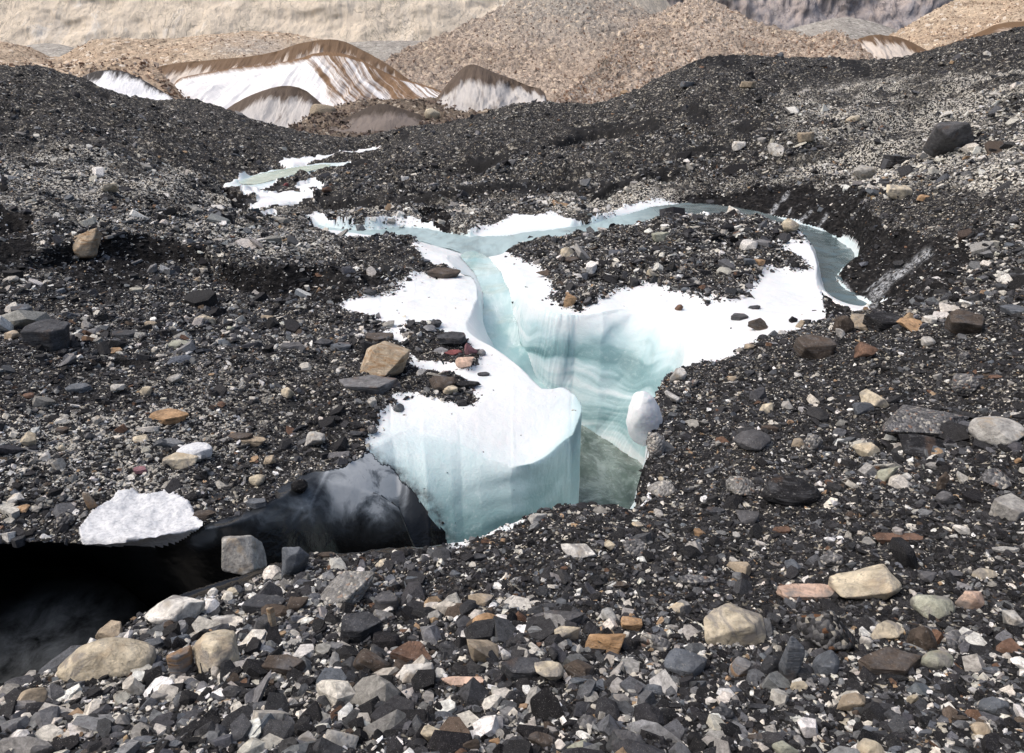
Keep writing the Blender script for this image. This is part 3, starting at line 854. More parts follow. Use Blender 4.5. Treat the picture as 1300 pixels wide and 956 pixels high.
def mat_stone(name, objcol=False, style='plain'):
    m = NT(name); c = m.coord(kind='Object')
    if objcol:
        oi = m.n('ShaderNodeObjectInfo'); base = oi.outputs['Color']; rndv = oi.outputs['Random']
        off = m.n('ShaderNodeVectorMath', operation='ADD'); m.put(off.inputs[0], c)
        cb = m.n('ShaderNodeCombineXYZ'); m.put(cb.inputs[0], m.math('MULTIPLY', rndv, 50)); m.put(off.inputs[1], cb.outputs[0]); c = off.outputs[0]
    else:
        base = m.attr('tint', 'Color')
    k = 11.0 if objcol else 45.0
    n1 = m.noise(c, k, 6, .65, .5); n2 = m.noise(c, k * 4, 5, .7)
    dark = m.mix(1.0, base, grey(.5), 'MULTIPLY'); lite = m.mix(1.0, base, grey(1.28), 'MULTIPLY')
    colr = m.mix(m.mr(n1, .33, .66), dark, lite)
    colr = m.mix(m.mr(n2, .52, .7, 0, .6), colr, m.mix(1.0, base, grey(.35), 'MULTIPLY'))
    colr = m.mix(m.mr(m.noise(c, k * 6, 3, .7), .60, .70, 0, .35), colr, (.5, .49, .46))
    h = m.math('ADD', n1, m.math('MULTIPLY', n2, .5))
    if style == 'streak':
        cs_ = m.n('ShaderNodeMapping'); m.put(cs_.inputs[0], c); cs_.inputs['Scale'].default_value = (1.2, 1.2, 7); cs_.inputs['Rotation'].default_value = (.5, .9, 0)
        st = m.noise(cs_.outputs[0], 3.5, 5, .7, .6)
        colr = m.mix(m.mr(st, .50, .62, 0, .8), colr, (.36, .22, .11))
        colr = m.mix(m.mr(st, .62, .68), colr, (.07, .06, .05))
        h = m.math('ADD', h, st)
    if style == 'cream':
        st = m.noise(c, 5, 6, .65, 1.4)
        colr = m.mix(m.mr(st, .50, .60, 0, .75), colr, (.23, .22, .21))
        colr = m.mix(m.mr(m.noise(c, 7, 4), .56, .66, 0, .5), colr, (.46, .36, .24))
        colr = m.mix(m.mr(n2, .62, .72, 0, .6), colr, (.1, .1, .1))
    if style == 'slate':
        cs_ = m.n('ShaderNodeMapping'); m.put(cs_.inputs[0], c); cs_.inputs['Scale'].default_value = (1, 1, 9); cs_.inputs['Rotation'].default_value = (.15, .1, 0)
        st = m.noise(cs_.outputs[0], 6, 5, .7, .3)
        colr = m.mix(m.mr(st, .5, .7, 0, .6), colr, (.15, .155, .165))
        colr = m.mix(m.mr(m.noise(c, 5, 5), .58, .68, 0, .5), colr, (.13, .085, .06))
        h = m.math('ADD', h, m.math('MULTIPLY', st, 1.5))
    if style == 'grit':
        v_ = m.voro(c, 55, out='Color'); sp = m.n('ShaderNodeSeparateColor'); m.put(sp.inputs[0], v_)
        gr = m.ramp(sp.outputs[0], [(0, (.03, .03, .03)), (.35, (.08, .08, .085)), (.6, (.2, .2, .2)), (.85, (.5, .47, .4)), (.95, (.2, .1, .05))], 'CONSTANT')
        colr = m.mix(.6, colr, gr)
        h = m.math('SUBTRACT', h, m.math('MULTIPLY', m.voro(c, 55), .9))
    return m.fin(colr, .8, m.bump(h, .7, .03 if objcol else .008), .2)


MSt = mat_stone('pebble_stone')
MOB = {k: mat_stone('stone_' + k, True, k) for k in ('plain', 'streak', 'cream', 'slate', 'grit')}

# --- loose gravel, sampled by area over the gravel parts of the ground
fz = zface
P0 = V[FA[:, 0]]; P1 = V[FA[:, 1]]; P2 = V[FA[:, 2]]; P3 = V[FA[:, 3]]
area = .5 * (np.linalg.norm(np.cross(P1 - P0, P2 - P0), axis=1) + np.linalg.norm(np.cross(P2 - P0, P3 - P0), axis=1))
nrm = np.cross(P1 - P0, P3 - P0); nrm /= np.linalg.norm(nrm, axis=1)[:, None] + 1e-9
cen = (P0 + P2) / 2
rowF = FA[:, 0] // NC; colF = FA[:, 0] % NC
front = rowF < NR - 1
visP = np.vstack([visf, np.ones((NB, NC), bool)]).ravel()[FA[:, 0]]
cpx, cpy = project(cen[:, 0], cen[:, 1], cen[:, 2] - H0)
bareF = (attrs_all['bare'][FA[:, 0]] > .5)
paleF = attrs_all['pale'][FA[:, 0]]
Yc = cen[:, 1]
clump = fbm(cen[:, 0] * 1.1, cen[:, 1] * 1.1, 3, 301)
clump2 = fbm(cen[:, 0] * .45, cen[:, 1] * .45, 3, 311)
# black mud stretches where few stones show
mudk = sstep(-.02, .2, clump2 + .30 * pip(cpx, cpy, [(560, 640), (1300, 480), (1300, 780), (1000, 800), (560, 760)]) + .08 * (Yc > 20) - .3 * (cpy > 800))
gt = np.vstack([gthin, np.ones((NB, NC))]).ravel()[FA[:, 0]]
onice = np.where(cen[:, 1] > 21, 0, sstep(.02, .5, gt) * .5 + .0015)
onmud = .22 + .5 * sstep(.1, .6, gt)
VV, FF, CC = [], [], []
voff = 0
stone_log = []
radii = [.0055, .0078, .0108, .015, .021, .03, .042, .06, .085, .12, .17, .24]
cover = [.17, .20, .21, .21, .19, .15, .115, .075, .045, .026, .013, .006]
bigs = []
for r0, cv in zip(radii, cover):
    ymax = 900 * r0 / .85
    wgt = area * ((fz == 0) + (fz == 1) * onice + (fz == 4) * onmud) * (Yc < ymax) * (Yc > 1.2) * np.where(visP, 1, .25) * np.where(bareF, .12, 1)
    wgt = wgt * np.where(Yc > 1.6 * ymax / 2, .8, 1)
    if r0 > .03:
        wgt = wgt * (.35 + 1.3 * sstep(-.3, .3, clump)) * np.where(Yc < 30, 1, .55)
    if r0 > .025: wgt = wgt * (1.15 - .75 * mudk)
    if r0 >= .085: wgt = wgt * sstep(7, 10, Yc) if r0 >= .12 else wgt * sstep(2.5, 4.5, Yc)
    wgt = wgt * (1 - .45 * mudk)
    tot = wgt.sum(); N = int(tot * cv / (math.pi * r0 * r0 * .7))
    idx = np.searchsorted(np.cumsum(wgt), rng.random(N) * tot)
    idx = np.clip(idx, 0, len(FA) - 1)
    uu, vv = rng.random((2, N, 1))
    pos = (P0[idx] * (1 - uu) + P1[idx] * uu) * (1 - vv) + (P3[idx] * (1 - uu) + P2[idx] * uu) * vv
    # steep undercut faces carry fewer stones
    keep = nrm[idx, 2] > np.where(fz[idx] == 4, .2, .35)
    idx, pos = idx[keep], pos[keep]; N = len(idx)
    rad = r0 * rng.uniform(.72, 1.35, N)
    pxr = 900 * rad / np.maximum(pos[:, 1], 1)
    sc3 = np.stack([rng.uniform(.8, 1.35, N), rng.uniform(.6, 1.0, N), rng.uniform(.35, .8, N)], 1) * rad[:, None]
    flat = rng.random(N) < .35
    sc3[flat, 2] *= .45; sc3[flat, 0] *= 1.25
    yaw = rng.uniform(0, 2 * math.pi, N); tx = rng.normal(0, .38, N); ty = rng.normal(0, .38, N)
    cyw, syw = np.cos(yaw), np.sin(yaw); cx_, sx_ = np.cos(tx), np.sin(tx); cy_, sy_ = np.cos(ty), np.sin(ty)
    Rm = np.empty((N, 3, 3))
    Rz_ = np.zeros((N, 3, 3)); Rz_[:, 0, 0] = cyw; Rz_[:, 0, 1] = -syw; Rz_[:, 1, 0] = syw; Rz_[:, 1, 1] = cyw; Rz_[:, 2, 2] = 1
    Rx_ = np.zeros((N, 3, 3)); Rx_[:, 0, 0] = 1; Rx_[:, 1, 1] = cx_; Rx_[:, 1, 2] = -sx_; Rx_[:, 2, 1] = sx_; Rx_[:, 2, 2] = cx_
    Ry_ = np.zeros((N, 3, 3)); Ry_[:, 1, 1] = 1; Ry_[:, 0, 0] = cy_; Ry_[:, 0, 2] = sy_; Ry_[:, 2, 0] = -sy_; Ry_[:, 2, 2] = cy_
    Rm = Rx_ @ Ry_ @ Rz_
    pw = PW0[None] * (1 - paleF[idx])[:, None] + PW1[None] * paleF[idx][:, None]
    mk = mudk[idx][:, None] * (1 - paleF[idx][:, None]) * .8
    pw = pw * (1 - mk) + PW2[None] * mk
    pw = pw / pw.sum(1, keepdims=True)
    ch = (rng.random((N, 1)) > np.cumsum(pw, 1)).sum(1).clip(0, len(PAL) - 1)
    colr = PAL[ch] * rng.uniform(.72, 1.25, (N, 1)) * (1 + rng.normal(0, .012, (N, 3)))
    bright = colr.mean(1) > .3
    colr[bright] *= np.where(r0 > .05, .9, 1)
    pos[:, 2] += sc3[:, 2] * rng.uniform(-.25, .4, N)
    lod = np.where(pxr < 3.2, 0, np.where(pxr < 9, 1, 2))
    for L_ in (0, 1, 2):
        pl = lowp if L_ == 0 else (protos[0] if L_ == 1 else protos[1])
        which = rng.integers(0, len(pl), N)
        for q, (pv, pf) in enumerate(pl):
            mI = (lod == L_) & (which == q)
            k = mI.sum()
            if not k: continue
            vv_ = (pv[None] * sc3[mI][:, None, :]) @ np.transpose(Rm[mI], (0, 2, 1)) + pos[mI][:, None, :]
            VV.append(vv_.reshape(-1, 3).astype(np.float32))
            FF.append((pf[None] + (voff + np.arange(k) * len(pv))[:, None, None]).reshape(-1, 3).astype(np.int32))
            CC.append(np.repeat(colr[mI], len(pv), 0).astype(np.float32))
            voff += k * len(pv)
    stone_log.append(N)
print('gravel', stone_log, voff)
gravel = make_mesh('gravel', np.vstack(VV), np.vstack(FF), MSt, smooth=False, colors={'tint': np.clip(np.vstack(CC), .003, .9)})
tag(gravel, 'loose angular gravel and pebbles of slate, white and rust covering the dark ground', 'gravel', kind='stuff')
del VV, FF, CC

# --- single stones one can point at: pixel centre, foot, width, height, material, shape, colour, label
COL = dict(cream=(.60, .53, .40), white=(.72, .70, .65), pale=(.46, .45, .42), grey=(.24, .24, .245), slate=(.06, .063, .07), blue=(.13, .145, .165), black=(.02, .02, .022), tan=(.42, .35, .26), orange=(.44, .29, .17), rust=(.17, .105, .075), brown=(.10, .08, .065), pink=(.58, .42, .33), red=(.26, .09, .09), mauve=(.28, .15, .17), green=(.40, .41, .33), dgrey=(.11, .11, .115))
CW = dict(cream='cream', white='white', pale='pale grey', grey='grey', slate='dark slate', blue='blue grey', black='black', tan='tan', orange='orange tan', rust='rusty brown', brown='dark brown', pink='pinkish cream', red='dark red', mauve='mauve', green='greenish grey', dgrey='dark grey')
ROCKS = """
135,868,128,60,cream,round,cream|huge smooth cream boulder with grey staining beside the mouth of the dark hollow|smooth cream boulder
310,726,58,50,cream,block,pale|pale rounded boulder standing up on the rim of the dark hollow|rounded rim boulder
375,737,36,44,plain,block,blue|blue grey upright boulder on the rim next to the pale rounded boulder|blue rim boulder
222,798,78,42,cream,block,white|white flat topped boulder with a shaded grey underside on the hollow's rim|white flat topped boulder
275,862,62,56,cream,block,cream|cream angular block with a ridge, next to the smooth cream boulder|ridged cream block
435,778,82,58,grit,block,pale|speckled grey boulder with a big white face below the dark ice wall|speckled white faced boulder
230,866,38,52,streak,slab,grey|
362,862,60,32,slate,slab,brown|brown layered slab lying flat in front of the ridged cream block|brown layered slab
140,816,38,30,plain,block,tan|
335,779,56,26,slate,slab,slate|
378,777,28,18,plain,block,brown|
265,822,26,22,plain,block,orange|
345,802,14,36,streak,slab,tan|thin upright tan shard standing among stones near the rim|upright tan shard
30,858,26,16,cream,block,cream|
55,847,28,20,plain,block,blue|
270,759,14,15,cream,block,white|
295,757,18,12,cream,round,cream|
285,801,34,22,cream,block,white|
528,868,50,26,cream,block,white|
588,872,56,14,plain,slab,pink|flat pinkish slab half buried beyond the white block|flat pinkish slab
615,843,45,29,plain,block,tan|tan notched block among pebbles in front of the dark gravel slope|notched tan block
522,851,54,40,slate,slab,rust|rust brown leaning slab with tan edge|rust brown leaning slab
472,862,50,42,slate,block,brown|
458,818,54,42,slate,slab,slate|
490,782,30,36,slate,slab,dgrey|
768,833,54,32,streak,block,orange|orange and white angular stone with a rusty face|orange and white stone
720,819,33,20,cream,block,cream|
832,836,40,34,grit,block,grey|
735,868,40,32,slate,block,brown|
697,869,38,26,cream,block,cream|
868,870,60,50,slate,block,blue|dark blue slate block with a clean flat face|dark blue slate block
735,710,46,20,cream,block,white|white lens shaped stone alone on the dark gravel below the pool|white lens shaped stone
805,707,30,23,grit,block,grey|
665,869,60,36,slate,slab,slate|
610,770,32,18,cream,block,tan|
700,777,42,12,slate,slab,slate|
710,797,66,23,slate,slab,dgrey|long grey slate slab with a blunt white end|long grey slate slab
802,801,28,20,streak,block,orange|
485,723,18,12,cream,block,cream|
643,841,15,18,cream,block,white|
933,831,80,66,cream,block,cream|big cream wedge shaped boulder with grey blotches, pointing up|cream wedge boulder
1098,766,94,46,cream,block,cream|largest cream block on the near slope, with a smooth slanting top|large cream block
1030,768,90,28,cream,slab,pink|flat pinkish white slab leaning on the largest cream block|flat pinkish white slab
1048,838,76,62,grit,block,black|black gritty block of frozen gravel under the flat pinkish slab|black gritty block
1005,869,34,72,slate,block,blue|tall upright blue grey slab with a rusty side|upright blue grey slab
1127,818,44,28,cream,block,cream|
1184,788,58,33,cream,round,green|smooth greenish white stone shaped like a loaf|loaf shaped stone
1231,780,38,29,cream,block,pink|
1100,827,18,23,cream,block,white|
1170,831,40,36,plain,round,brown|
1222,834,46,35,grit,block,grey|
1190,852,42,25,cream,round,green|
1282,836,36,26,plain,block,rust|
1048,864,36,37,plain,round,blue|
1130,870,82,48,slate,slab,brown|
1262,856,32,9,plain,slab,blue|
940,864,30,33,streak,block,grey|
978,864,26,36,plain,round,slate|
1140,688,66,14,slate,slab,rust|
1056,722,32,21,grit,block,grey|
1008,728,25,19,slate,block,blue|
1004,642,76,40,slate,round,black|large smooth black boulder half sunk in black grit|smooth black boulder
1125,616,34,24,cream,block,green|
1149,610,19,11,cream,block,white|
940,630,38,24,grit,block,pale|
1284,668,58,42,cream,slab,pale|pale layered block with stepped edges at the foot of the gravel slope|pale layered block
1222,682,22,16,cream,block,white|
1197,622,18,25,plain,block,brown|
1266,620,42,26,grit,block,grey|
1250,737,34,16,cream,block,cream|
1103,696,19,14,plain,block,pale|
938,732,32,20,cream,block,tan|
885,747,52,18,grit,slab,grey|
1210,737,28,13,slate,slab,dgrey|
1277,702,36,10,plain,slab,pale|
1286,802,28,22,cream,block,pale|
1110,518,38,24,cream,block,cream|cream pointed stone sitting in black grit above the grey conglomerate|cream pointed stone
1266,568,74,38,cream,round,pale|large white and blue grey rounded stone above the black boulder slope|white and blue rounded stone
1175,562,112,46,grit,block,grey|widest grey gritty conglomerate boulder on the slope|wide conglomerate boulder
1172,582,64,32,slate,block,black|black smooth stone set against the wide conglomerate boulder|black stone against the conglomerate
973,526,18,17,cream,block,cream|
1013,569,18,14,cream,block,tan|
1033,577,24,26,grit,round,grey|
955,574,50,27,plain,round,dgrey|
1035,457,56,35,slate,block,brown|
1071,424,27,26,plain,round,brown|
1097,418,36,22,cream,block,tan|
1122,420,56,26,slate,slab,black|
1155,420,36,18,plain,block,orange|
1180,411,20,11,cream,slab,white|
1225,427,52,36,slate,block,brown|
1225,500,36,26,grit,round,grey|
1100,455,32,20,plain,block,rust|
1067,430,13,15,cream,block,white|
963,420,28,19,slate,block,brown|dark brown block resting on the white ice beside a flatter slate|dark brown block on the ice
939,407,23,10,slate,slab,dgrey|flat dark slate resting on the white ice beside the brown block|flat slate on the ice
957,393,17,6,slate,slab,slate|thin black slate sliver on the white ice under the gravel island|slate sliver on the ice
1007,410,12,10,plain,block,black|small black stone perched on the white ice near its outer edge|black stone on the ice
1016,417,13,12,plain,block,tan|
862,394,11,9,plain,block,rust|little reddish stone alone on the bright ice above the banded wall|little reddish stone
1290,402,42,16,slate,slab,blue|
1204,194,66,46,slate,block,dgrey|big dark grey cracked boulder alone on the upper gravel slope|big dark grey boulder
1142,254,34,22,cream,block,cream|cream block on the rim above the dark mud wall|cream rim block
1098,226,34,20,cream,block,pale|
1137,211,40,17,slate,slab,black|black flat slab below the big dark grey boulder|black flat slab
1172,255,18,9,plain,slab,orange|
985,198,22,20,cream,block,white|
1023,176,22,13,plain,slab,tan|
938,190,18,12,cream,block,white|
1083,154,19,10,cream,block,cream|
873,109,20,8,slate,slab,blue|
950,110,22,8,plain,slab,tan|
990,71,10,7,slate,block,blue|
1253,72,11,9,cream,block,white|
931,274,19,15,cream,block,white|white stone on the far crest of the gravel island beside the channel|white island crest stone
1003,293,24,18,cream,round,cream|cream rounded stone at the corner of the gravel island above the channel|cream corner stone
966,316,26,13,slate,slab,grey|
838,305,23,12,plain,slab,green|
864,327,13,9,cream,block,white|
829,351,17,11,cream,block,cream|
964,337,16,9,plain,slab,orange|
952,337,16,10,plain,block,blue|
720,326,18,15,cream,block,cream|
722,334,28,9,slate,slab,brown|
724,389,17,18,plain,block,orange|orange stone on the edge of the gravel island above the turquoise wall|orange island stone
488,477,66,45,streak,block,tan|tan boulder with orange and grey streaks standing at the edge of the white ice|streaked tan boulder
470,500,80,24,slate,slab,grey|long pale grey slab lying in front of the streaked tan boulder|long pale grey slab
482,437,36,15,slate,slab,brown|
573,437,38,16,slate,slab,slate|
598,452,17,18,plain,block,mauve|pinkish red stone on the white ice among slates|pinkish red stone
590,466,24,14,plain,block,pink|
612,452,10,9,plain,round,grey|
553,415,17,10,slate,block,slate|
576,455,24,12,slate,slab,red|
592,491,38,9,slate,slab,black|
563,496,38,18,slate,block,brown|
571,499,20,12,cream,block,cream|
614,478,16,6,slate,slab,slate|
563,353,44,14,slate,slab,brown|
110,325,40,38,streak,block,tan|orange streaked block tilted on the edge of a black mud hollow|tilted orange streaked block
27,402,28,18,slate,slab,blue|
58,446,64,46,slate,slab,slate|big dark slate slab with a peaked outline on the gravel slope|peaked slate slab
120,427,20,13,plain,block,grey|
260,415,28,15,cream,block,cream|
192,417,18,10,plain,slab,tan|
160,431,36,14,slate,slab,slate|
226,443,32,12,slate,slab,green|
142,452,28,12,cream,slab,orange|
85,465,25,15,slate,block,grey|
100,500,36,14,slate,slab,blue|pointed blue grey shard lying on black grit below the peaked slate slab|blue grey shard
213,540,54,21,streak,slab,orange|long orange and tan banded stone on the gravel slope above the snow|long banded orange stone
228,594,48,22,cream,block,cream|wide cream stone touching a lump of grey snow|wide cream stone
318,566,40,13,streak,slab,tan|
35,566,23,18,cream,block,cream|
193,345,14,12,plain,block,grey|
15,430,20,12,cream,block,tan|
115,648,22,22,cream,block,orange|
28,652,21,11,plain,block,orange|
20,643,23,17,cream,block,white|
82,672,27,22,grit,round,dgrey|
178,602,18,10,plain,slab,mauve|
380,626,22,18,plain,round,black|smooth black oval stone stuck in the grey ice of the dark wall|black oval stone
410,440,28,10,slate,slab,slate|
140,243,22,12,cream,block,cream|
205,537,20,9,slate,slab,slate|
150,498,20,9,plain,block,pale|
370,446,30,12,slate,slab,dgrey|
432,446,28,12,slate,slab,blue|
305,560,34,13,slate,slab,brown|
415,245,14,9,plain,block,rust|
363,238,8,7,plain,block,red|dark red stone between the pale ice patches at the far stream|dark red far stone
"""
TH = lambda Y, Zz: math.atan2(-Zz, Y)
group_big = 'single stones and boulders lying on the moraine'
placed = []


def add_rock(cx, base, w_, h_, style, kind, colr, label, seed, onspot=None, sub=None):
    r_ = np.random.default_rng(1000 + seed)
    X0, Y0, Z0, i_, j_ = spot(cx, base - h_ * .25) if onspot is None else onspot
    dep_ = Y0 * CP - Z0 * SP
    k = dep_ / F
    th = max(TH(Y0, Z0), .06)
    wid_ = w_ * k
    dl = min(.75 * wid_, .62 * h_ * k / math.sin(th))
    hh = max((h_ * k - dl * math.sin(th) * .8) / math.cos(th), .22 * wid_ if kind != 'slab' else .12 * wid_)
    if onspot is None:
        X0, Y0, Z0, i_, j_ = spot(cx, base - .5 * dl * math.sin(th) / k)
    v, f = rock_shape(sub or (4 if w_ > 22 else 3), r_, kind, 15)
    s_ = 2.2
    q = v * s_ + seed
    dn = fbm(q[:, 0] + q[:, 2] * .7, q[:, 1] - q[:, 2] * .6, 4, seed) * (.05 if kind == 'round' else .075)
    v = v * (1 + dn[:, None])
    rot = Matrix.Rotation(r_.uniform(-.35, .35), 3, 'Z') @ Matrix.Rotation(r_.uniform(-.18, .18), 3, 'Y') @ Matrix.Rotation(r_.uniform(-.12, .12), 3, 'X')
    v = v @ np.array(rot).T
    # size it against the photograph: width and height as seen from where the photographer stands
    wx, wy, wz, ox = wid_ / 2, dl / 2, hh / 2, 0.0
    for _ in range(4):
        q = v * np.array([wx, wy, wz]) + np.array([X0 + ox, Y0, Z0 + wz * .55])
        qx_, qy_ = project(q[:, 0], q[:, 1], q[:, 2])
        wx *= w_ / (qx_.max() - qx_.min())
        e = h_ * 1.04 / (qy_.max() - qy_.min())
        wz *= e ** 1.2; wy *= e ** .8
        wz = max(wz, .10 * wx); wy = min(max(wy, .25 * wx), 1.0 * wx)
        ox += (cx - (qx_.max() + qx_.min()) / 2) * k
    v = v * np.array([wx, wy, wz])
    ob = make_mesh('boulder' if w_ > 40 else 'stone', v, f, MOB[style], smooth=True)
    ob.location = (X0 + ox, Y0, Z0 + H0 + wz * .55)
    c_ = np.array(COL[colr]) * r_.uniform(.85, 1.12)
    ob.color = (*np.clip(c_, 0, .8), 1)
    tag(ob, label or None, 'boulder' if w_ > 40 else 'stone', group_big)
    placed.append(dict(ob=ob, px=cx, py=base - h_ / 2, w=w_, h=h_, col=colr, kind=kind, style=style, label=label))
    return ob


anchors = []
for si, ln in enumerate(l for l in ROCKS.strip().split('\n') if l.strip()):
    head, lab, *sh = (ln.split('|') + [''])[:3]
    a_ = head.split(',')
    add_rock(float(a_[0]), float(a_[1]), float(a_[2]), float(a_[3]), a_[4], a_[5], a_[6], lab, si)
    if lab and sh and sh[0]:
        anchors.append((float(a_[0]), float(a_[1]) - float(a_[3]) / 2, sh[0]))
# more single stones between them, up to three hundred in all
r2_ = np.random.default_rng(99)
tries = 0
while len(placed) < 292 and tries < 9000:
    tries += 1
    py = 330 + 626 * r2_.random() ** .75; px = r2_.uniform(5, 1295)
    w_ = float(np.clip(r2_.lognormal(math.log(9 + 20 * (py - 330) / 600), .33), 8, 46 if py > 860 else 36))
    X0, Y0, Z0, i_, j_ = spot(px, py)
    if zone[i_, j_] != 0 or abs(PXf[i_, j_] - px) > 2.5 or abs(PYf[i_, j_] - py) > 3: continue
    if any(math.hypot(px - p['px'], (py - p['py']) * 1.3) < .55 * (w_ + p['w']) + 3 for p in placed): continue
    colr = str(r2_.choice(['slate', 'dgrey', 'grey', 'blue', 'cream', 'white', 'pale', 'brown', 'rust', 'tan', 'orange', 'green', 'black'], p=[.17, .13, .12, .10, .10, .05, .08, .08, .05, .05, .03, .02, .02]))
    kind = 'slab' if (colr in ('slate', 'brown', 'blue', 'rust') and r2_.random() < .65) else ('round' if r2_.random() < .2 else 'block')
    style = {'slate': 'slate', 'brown': 'slate', 'blue': 'slate', 'cream': 'cream', 'white': 'cream', 'pale': 'cream', 'orange': 'streak', 'tan': 'plain', 'grey': 'grit'}.get(colr, 'plain')
    h_ = w_ * (r2_.uniform(.32, .5) if kind == 'slab' else r2_.uniform(.55, .85))
    add_rock(px, py + h_ / 2, w_, h_, style, kind, colr, '', 500 + tries, sub=3)
# labels that single each remaining stone out: look first, then the nearest thing one can find
used_l = {p['label'] for p in placed if p['label']}
anchors += [(735, 520, 'white ice lip'), (770, 600, 'churning pool'), (180, 655, 'snow patch'), (500, 650, 'dark ice wall'), (1160, 350, 'black mud wall'), (850, 330, 'gravel island crest'), (615, 380, 'ice canyon'), (360, 225, 'far stream'), (560, 450, 'stones on the white ice'), (90, 345, 'black mud hollow'), (50, 810, 'dark hollow')]


def szw(w_): return 'large' if w_ > 42 else 'mid-sized' if w_ > 26 else 'small' if w_ > 15 else 'tiny'


for p in placed:
    if p['label']: continue
    near = sorted(anchors, key=lambda a_: math.hypot(a_[0] - p['px'], a_[1] - p['py']))
    shape = {'slab': 'flat slab', 'round': 'rounded stone', 'block': 'angular stone'}[p['kind']]
    if p['style'] == 'grit': shape = 'gritty ' + shape
    if p['style'] == 'streak': shape = 'streaked ' + shape

    def rel(a_):
        dx, dy = p['px'] - a_[0], p['py'] - a_[1]
        d_ = math.hypot(dx, dy)
        if abs(dy) > abs(dx): b_ = 'in front of' if dy > 0 else 'behind'
        else: b_ = 'beside'
        return ('close ' if d_ < 60 else 'some way ' if d_ > 140 else '') + b_ + ' the ' + a_[2]
    cands = [f"{szw(p['w'])} {CW[p['col']]} {shape} {rel(a_)}" for a_ in near[:3]]
    cands += [f"{szw(p['w'])} {CW[p['col']]} {shape} between the {near[i][2]} and the {near[j][2]}" for i, j in ((0, 1), (0, 2), (1, 2), (0, 3), (1, 3), (2, 3))]
    for cl_ in cands:
        if cl_ not in used_l and len(cl_.split()) <= 16: break
    else:
        print('dup label', cl_)
    used_l.add(cl_); p['label'] = cl_; p['ob']['label'] = cl_

# lumps of ice and snow on the edges
for nm, cx, base, w_, h_, lab, cat, dk in [
        ('ice_lump', 818, 556, 46, 66, 'rounded white ice lump bulging from the black gravel over the pool', 'ice', 0),
        ('ice_lump', 833, 582, 24, 34, 'small grit covered ice lump under the rounded white one at the pool edge', 'ice', .2),
        ('ice_lump', 840, 634, 38, 24, 'grey grit covered ice lump low on the bank by the churning pool', 'ice', .5),
        ('snow_lump', 246, 586, 48, 24, 'lump of grey white snow lying behind the wide cream stone', 'snow', .15)]:
    o_ = add_rock(cx, base, w_, h_, 'plain', 'round', 'white', lab, 900 + int(cx), sub=5)
    placed.pop()
    o_.name = nm; o_['category'] = cat; del o_['group']
    me = o_.data; me.materials.clear(); me.materials.append(MOB['grit'] if cx in (833, 840) else (MI if nm == 'ice_lump' else MS))
    cc = np.empty(len(me.vertices) * 3, np.float32); me.vertices.foreach_get('co', cc); cc = cc.reshape(-1, 3)
    k_ = 4.0; cc *= (1 + .12 * fbm(cc[:, 0] * k_ + cc[:, 2] * 5, cc[:, 1] * k_ - cc[:, 2] * 6, 3, int(cx)))[:, None]
    me.vertices.foreach_set('co', cc.astype(np.float32).ravel()); me.update()
# boulders on the brown rubble far behind
for cx, base, w_, h_, Yd, colr, lab in [(410, 142, 34, 20, 80.2, 'tan', 'large rounded tan boulder perched beside the rounded ice face'), (549, 142, 20, 15, 76, 'cream', 'pale angular boulder on the brown rubble below the grey ice wall')]:
    a_, t_ = ray(cx, base - h_ * .3)
    o_ = add_rock(cx, base, w_, h_, 'plain', 'round', colr, lab, 77 + int(cx), onspot=(a_ * Yd, Yd, t_ * Yd - .9, 0, 0), sub=4)
print('single stones', len(placed))
#STONES>#
#<FAR#
# ------------------------------------------------------------------ distant hills, ice ridges and cliffs
def mat_hill(name, c1, c2, c3, scale=1.2, bumpd=.5, mid=None):
    m = NT(name); c = m.coord()
    big = m.noise(c, .035, 5, .6, .5)
    base = m.mix(m.mr(big, .38, .62), c1, c2)
    base = m.mix(m.mr(m.noise(m.coord((1, .35, .35)), .11, 6, .65, .8), .5, .66, 0, .6), base, tuple(x * .55 for x in c2))
    if mid is not None:
        base = m.mix(m.math('MULTIPLY', m.attr('grey'), m.mr(m.noise(c, .06, 5, .6), .3, .55)), base, mid)
    cc = m.voro(c, scale, out='Color'); sep = m.n('ShaderNodeSeparateColor'); m.put(sep.inputs[0], cc)
    cc2 = m.voro(c, scale * 2.7, out='Color'); sep2 = m.n('ShaderNodeSeparateColor'); m.put(sep2.inputs[0], cc2)
    tone = m.ramp(sep.outputs[0], [(0, grey(.5)), (.1, grey(.88)), (.5, grey(1.0)), (.86, grey(1.1)), (.95, grey(1.5)), (1, grey(1.8))], 'CONSTANT')
    tone2 = m.ramp(sep2.outputs[0], [(0, grey(.55)), (.15, grey(.88)), (.6, grey(1.05)), (.92, grey(1.4))], 'CONSTANT')
    k = m.mr(m.noise(c, .05, 4), .35, .6, .25, 1)
    base = m.mix(k, base, m.mix(1.0, base, tone, 'MULTIPLY'))
    base = m.mix(.7, base, m.mix(1.0, base, tone2, 'MULTIPLY'))
    base = m.mix(m.math('GREATER_THAN', sep.outputs[1], .95), base, c3)
    h = m.math('ADD', m.math('MULTIPLY', m.voro(c, scale), -.7), m.math('MULTIPLY', m.voro(c, scale * 2.7), -.4))
    return m.fin(base, .95, m.bump(h, .7, bumpd), .15)


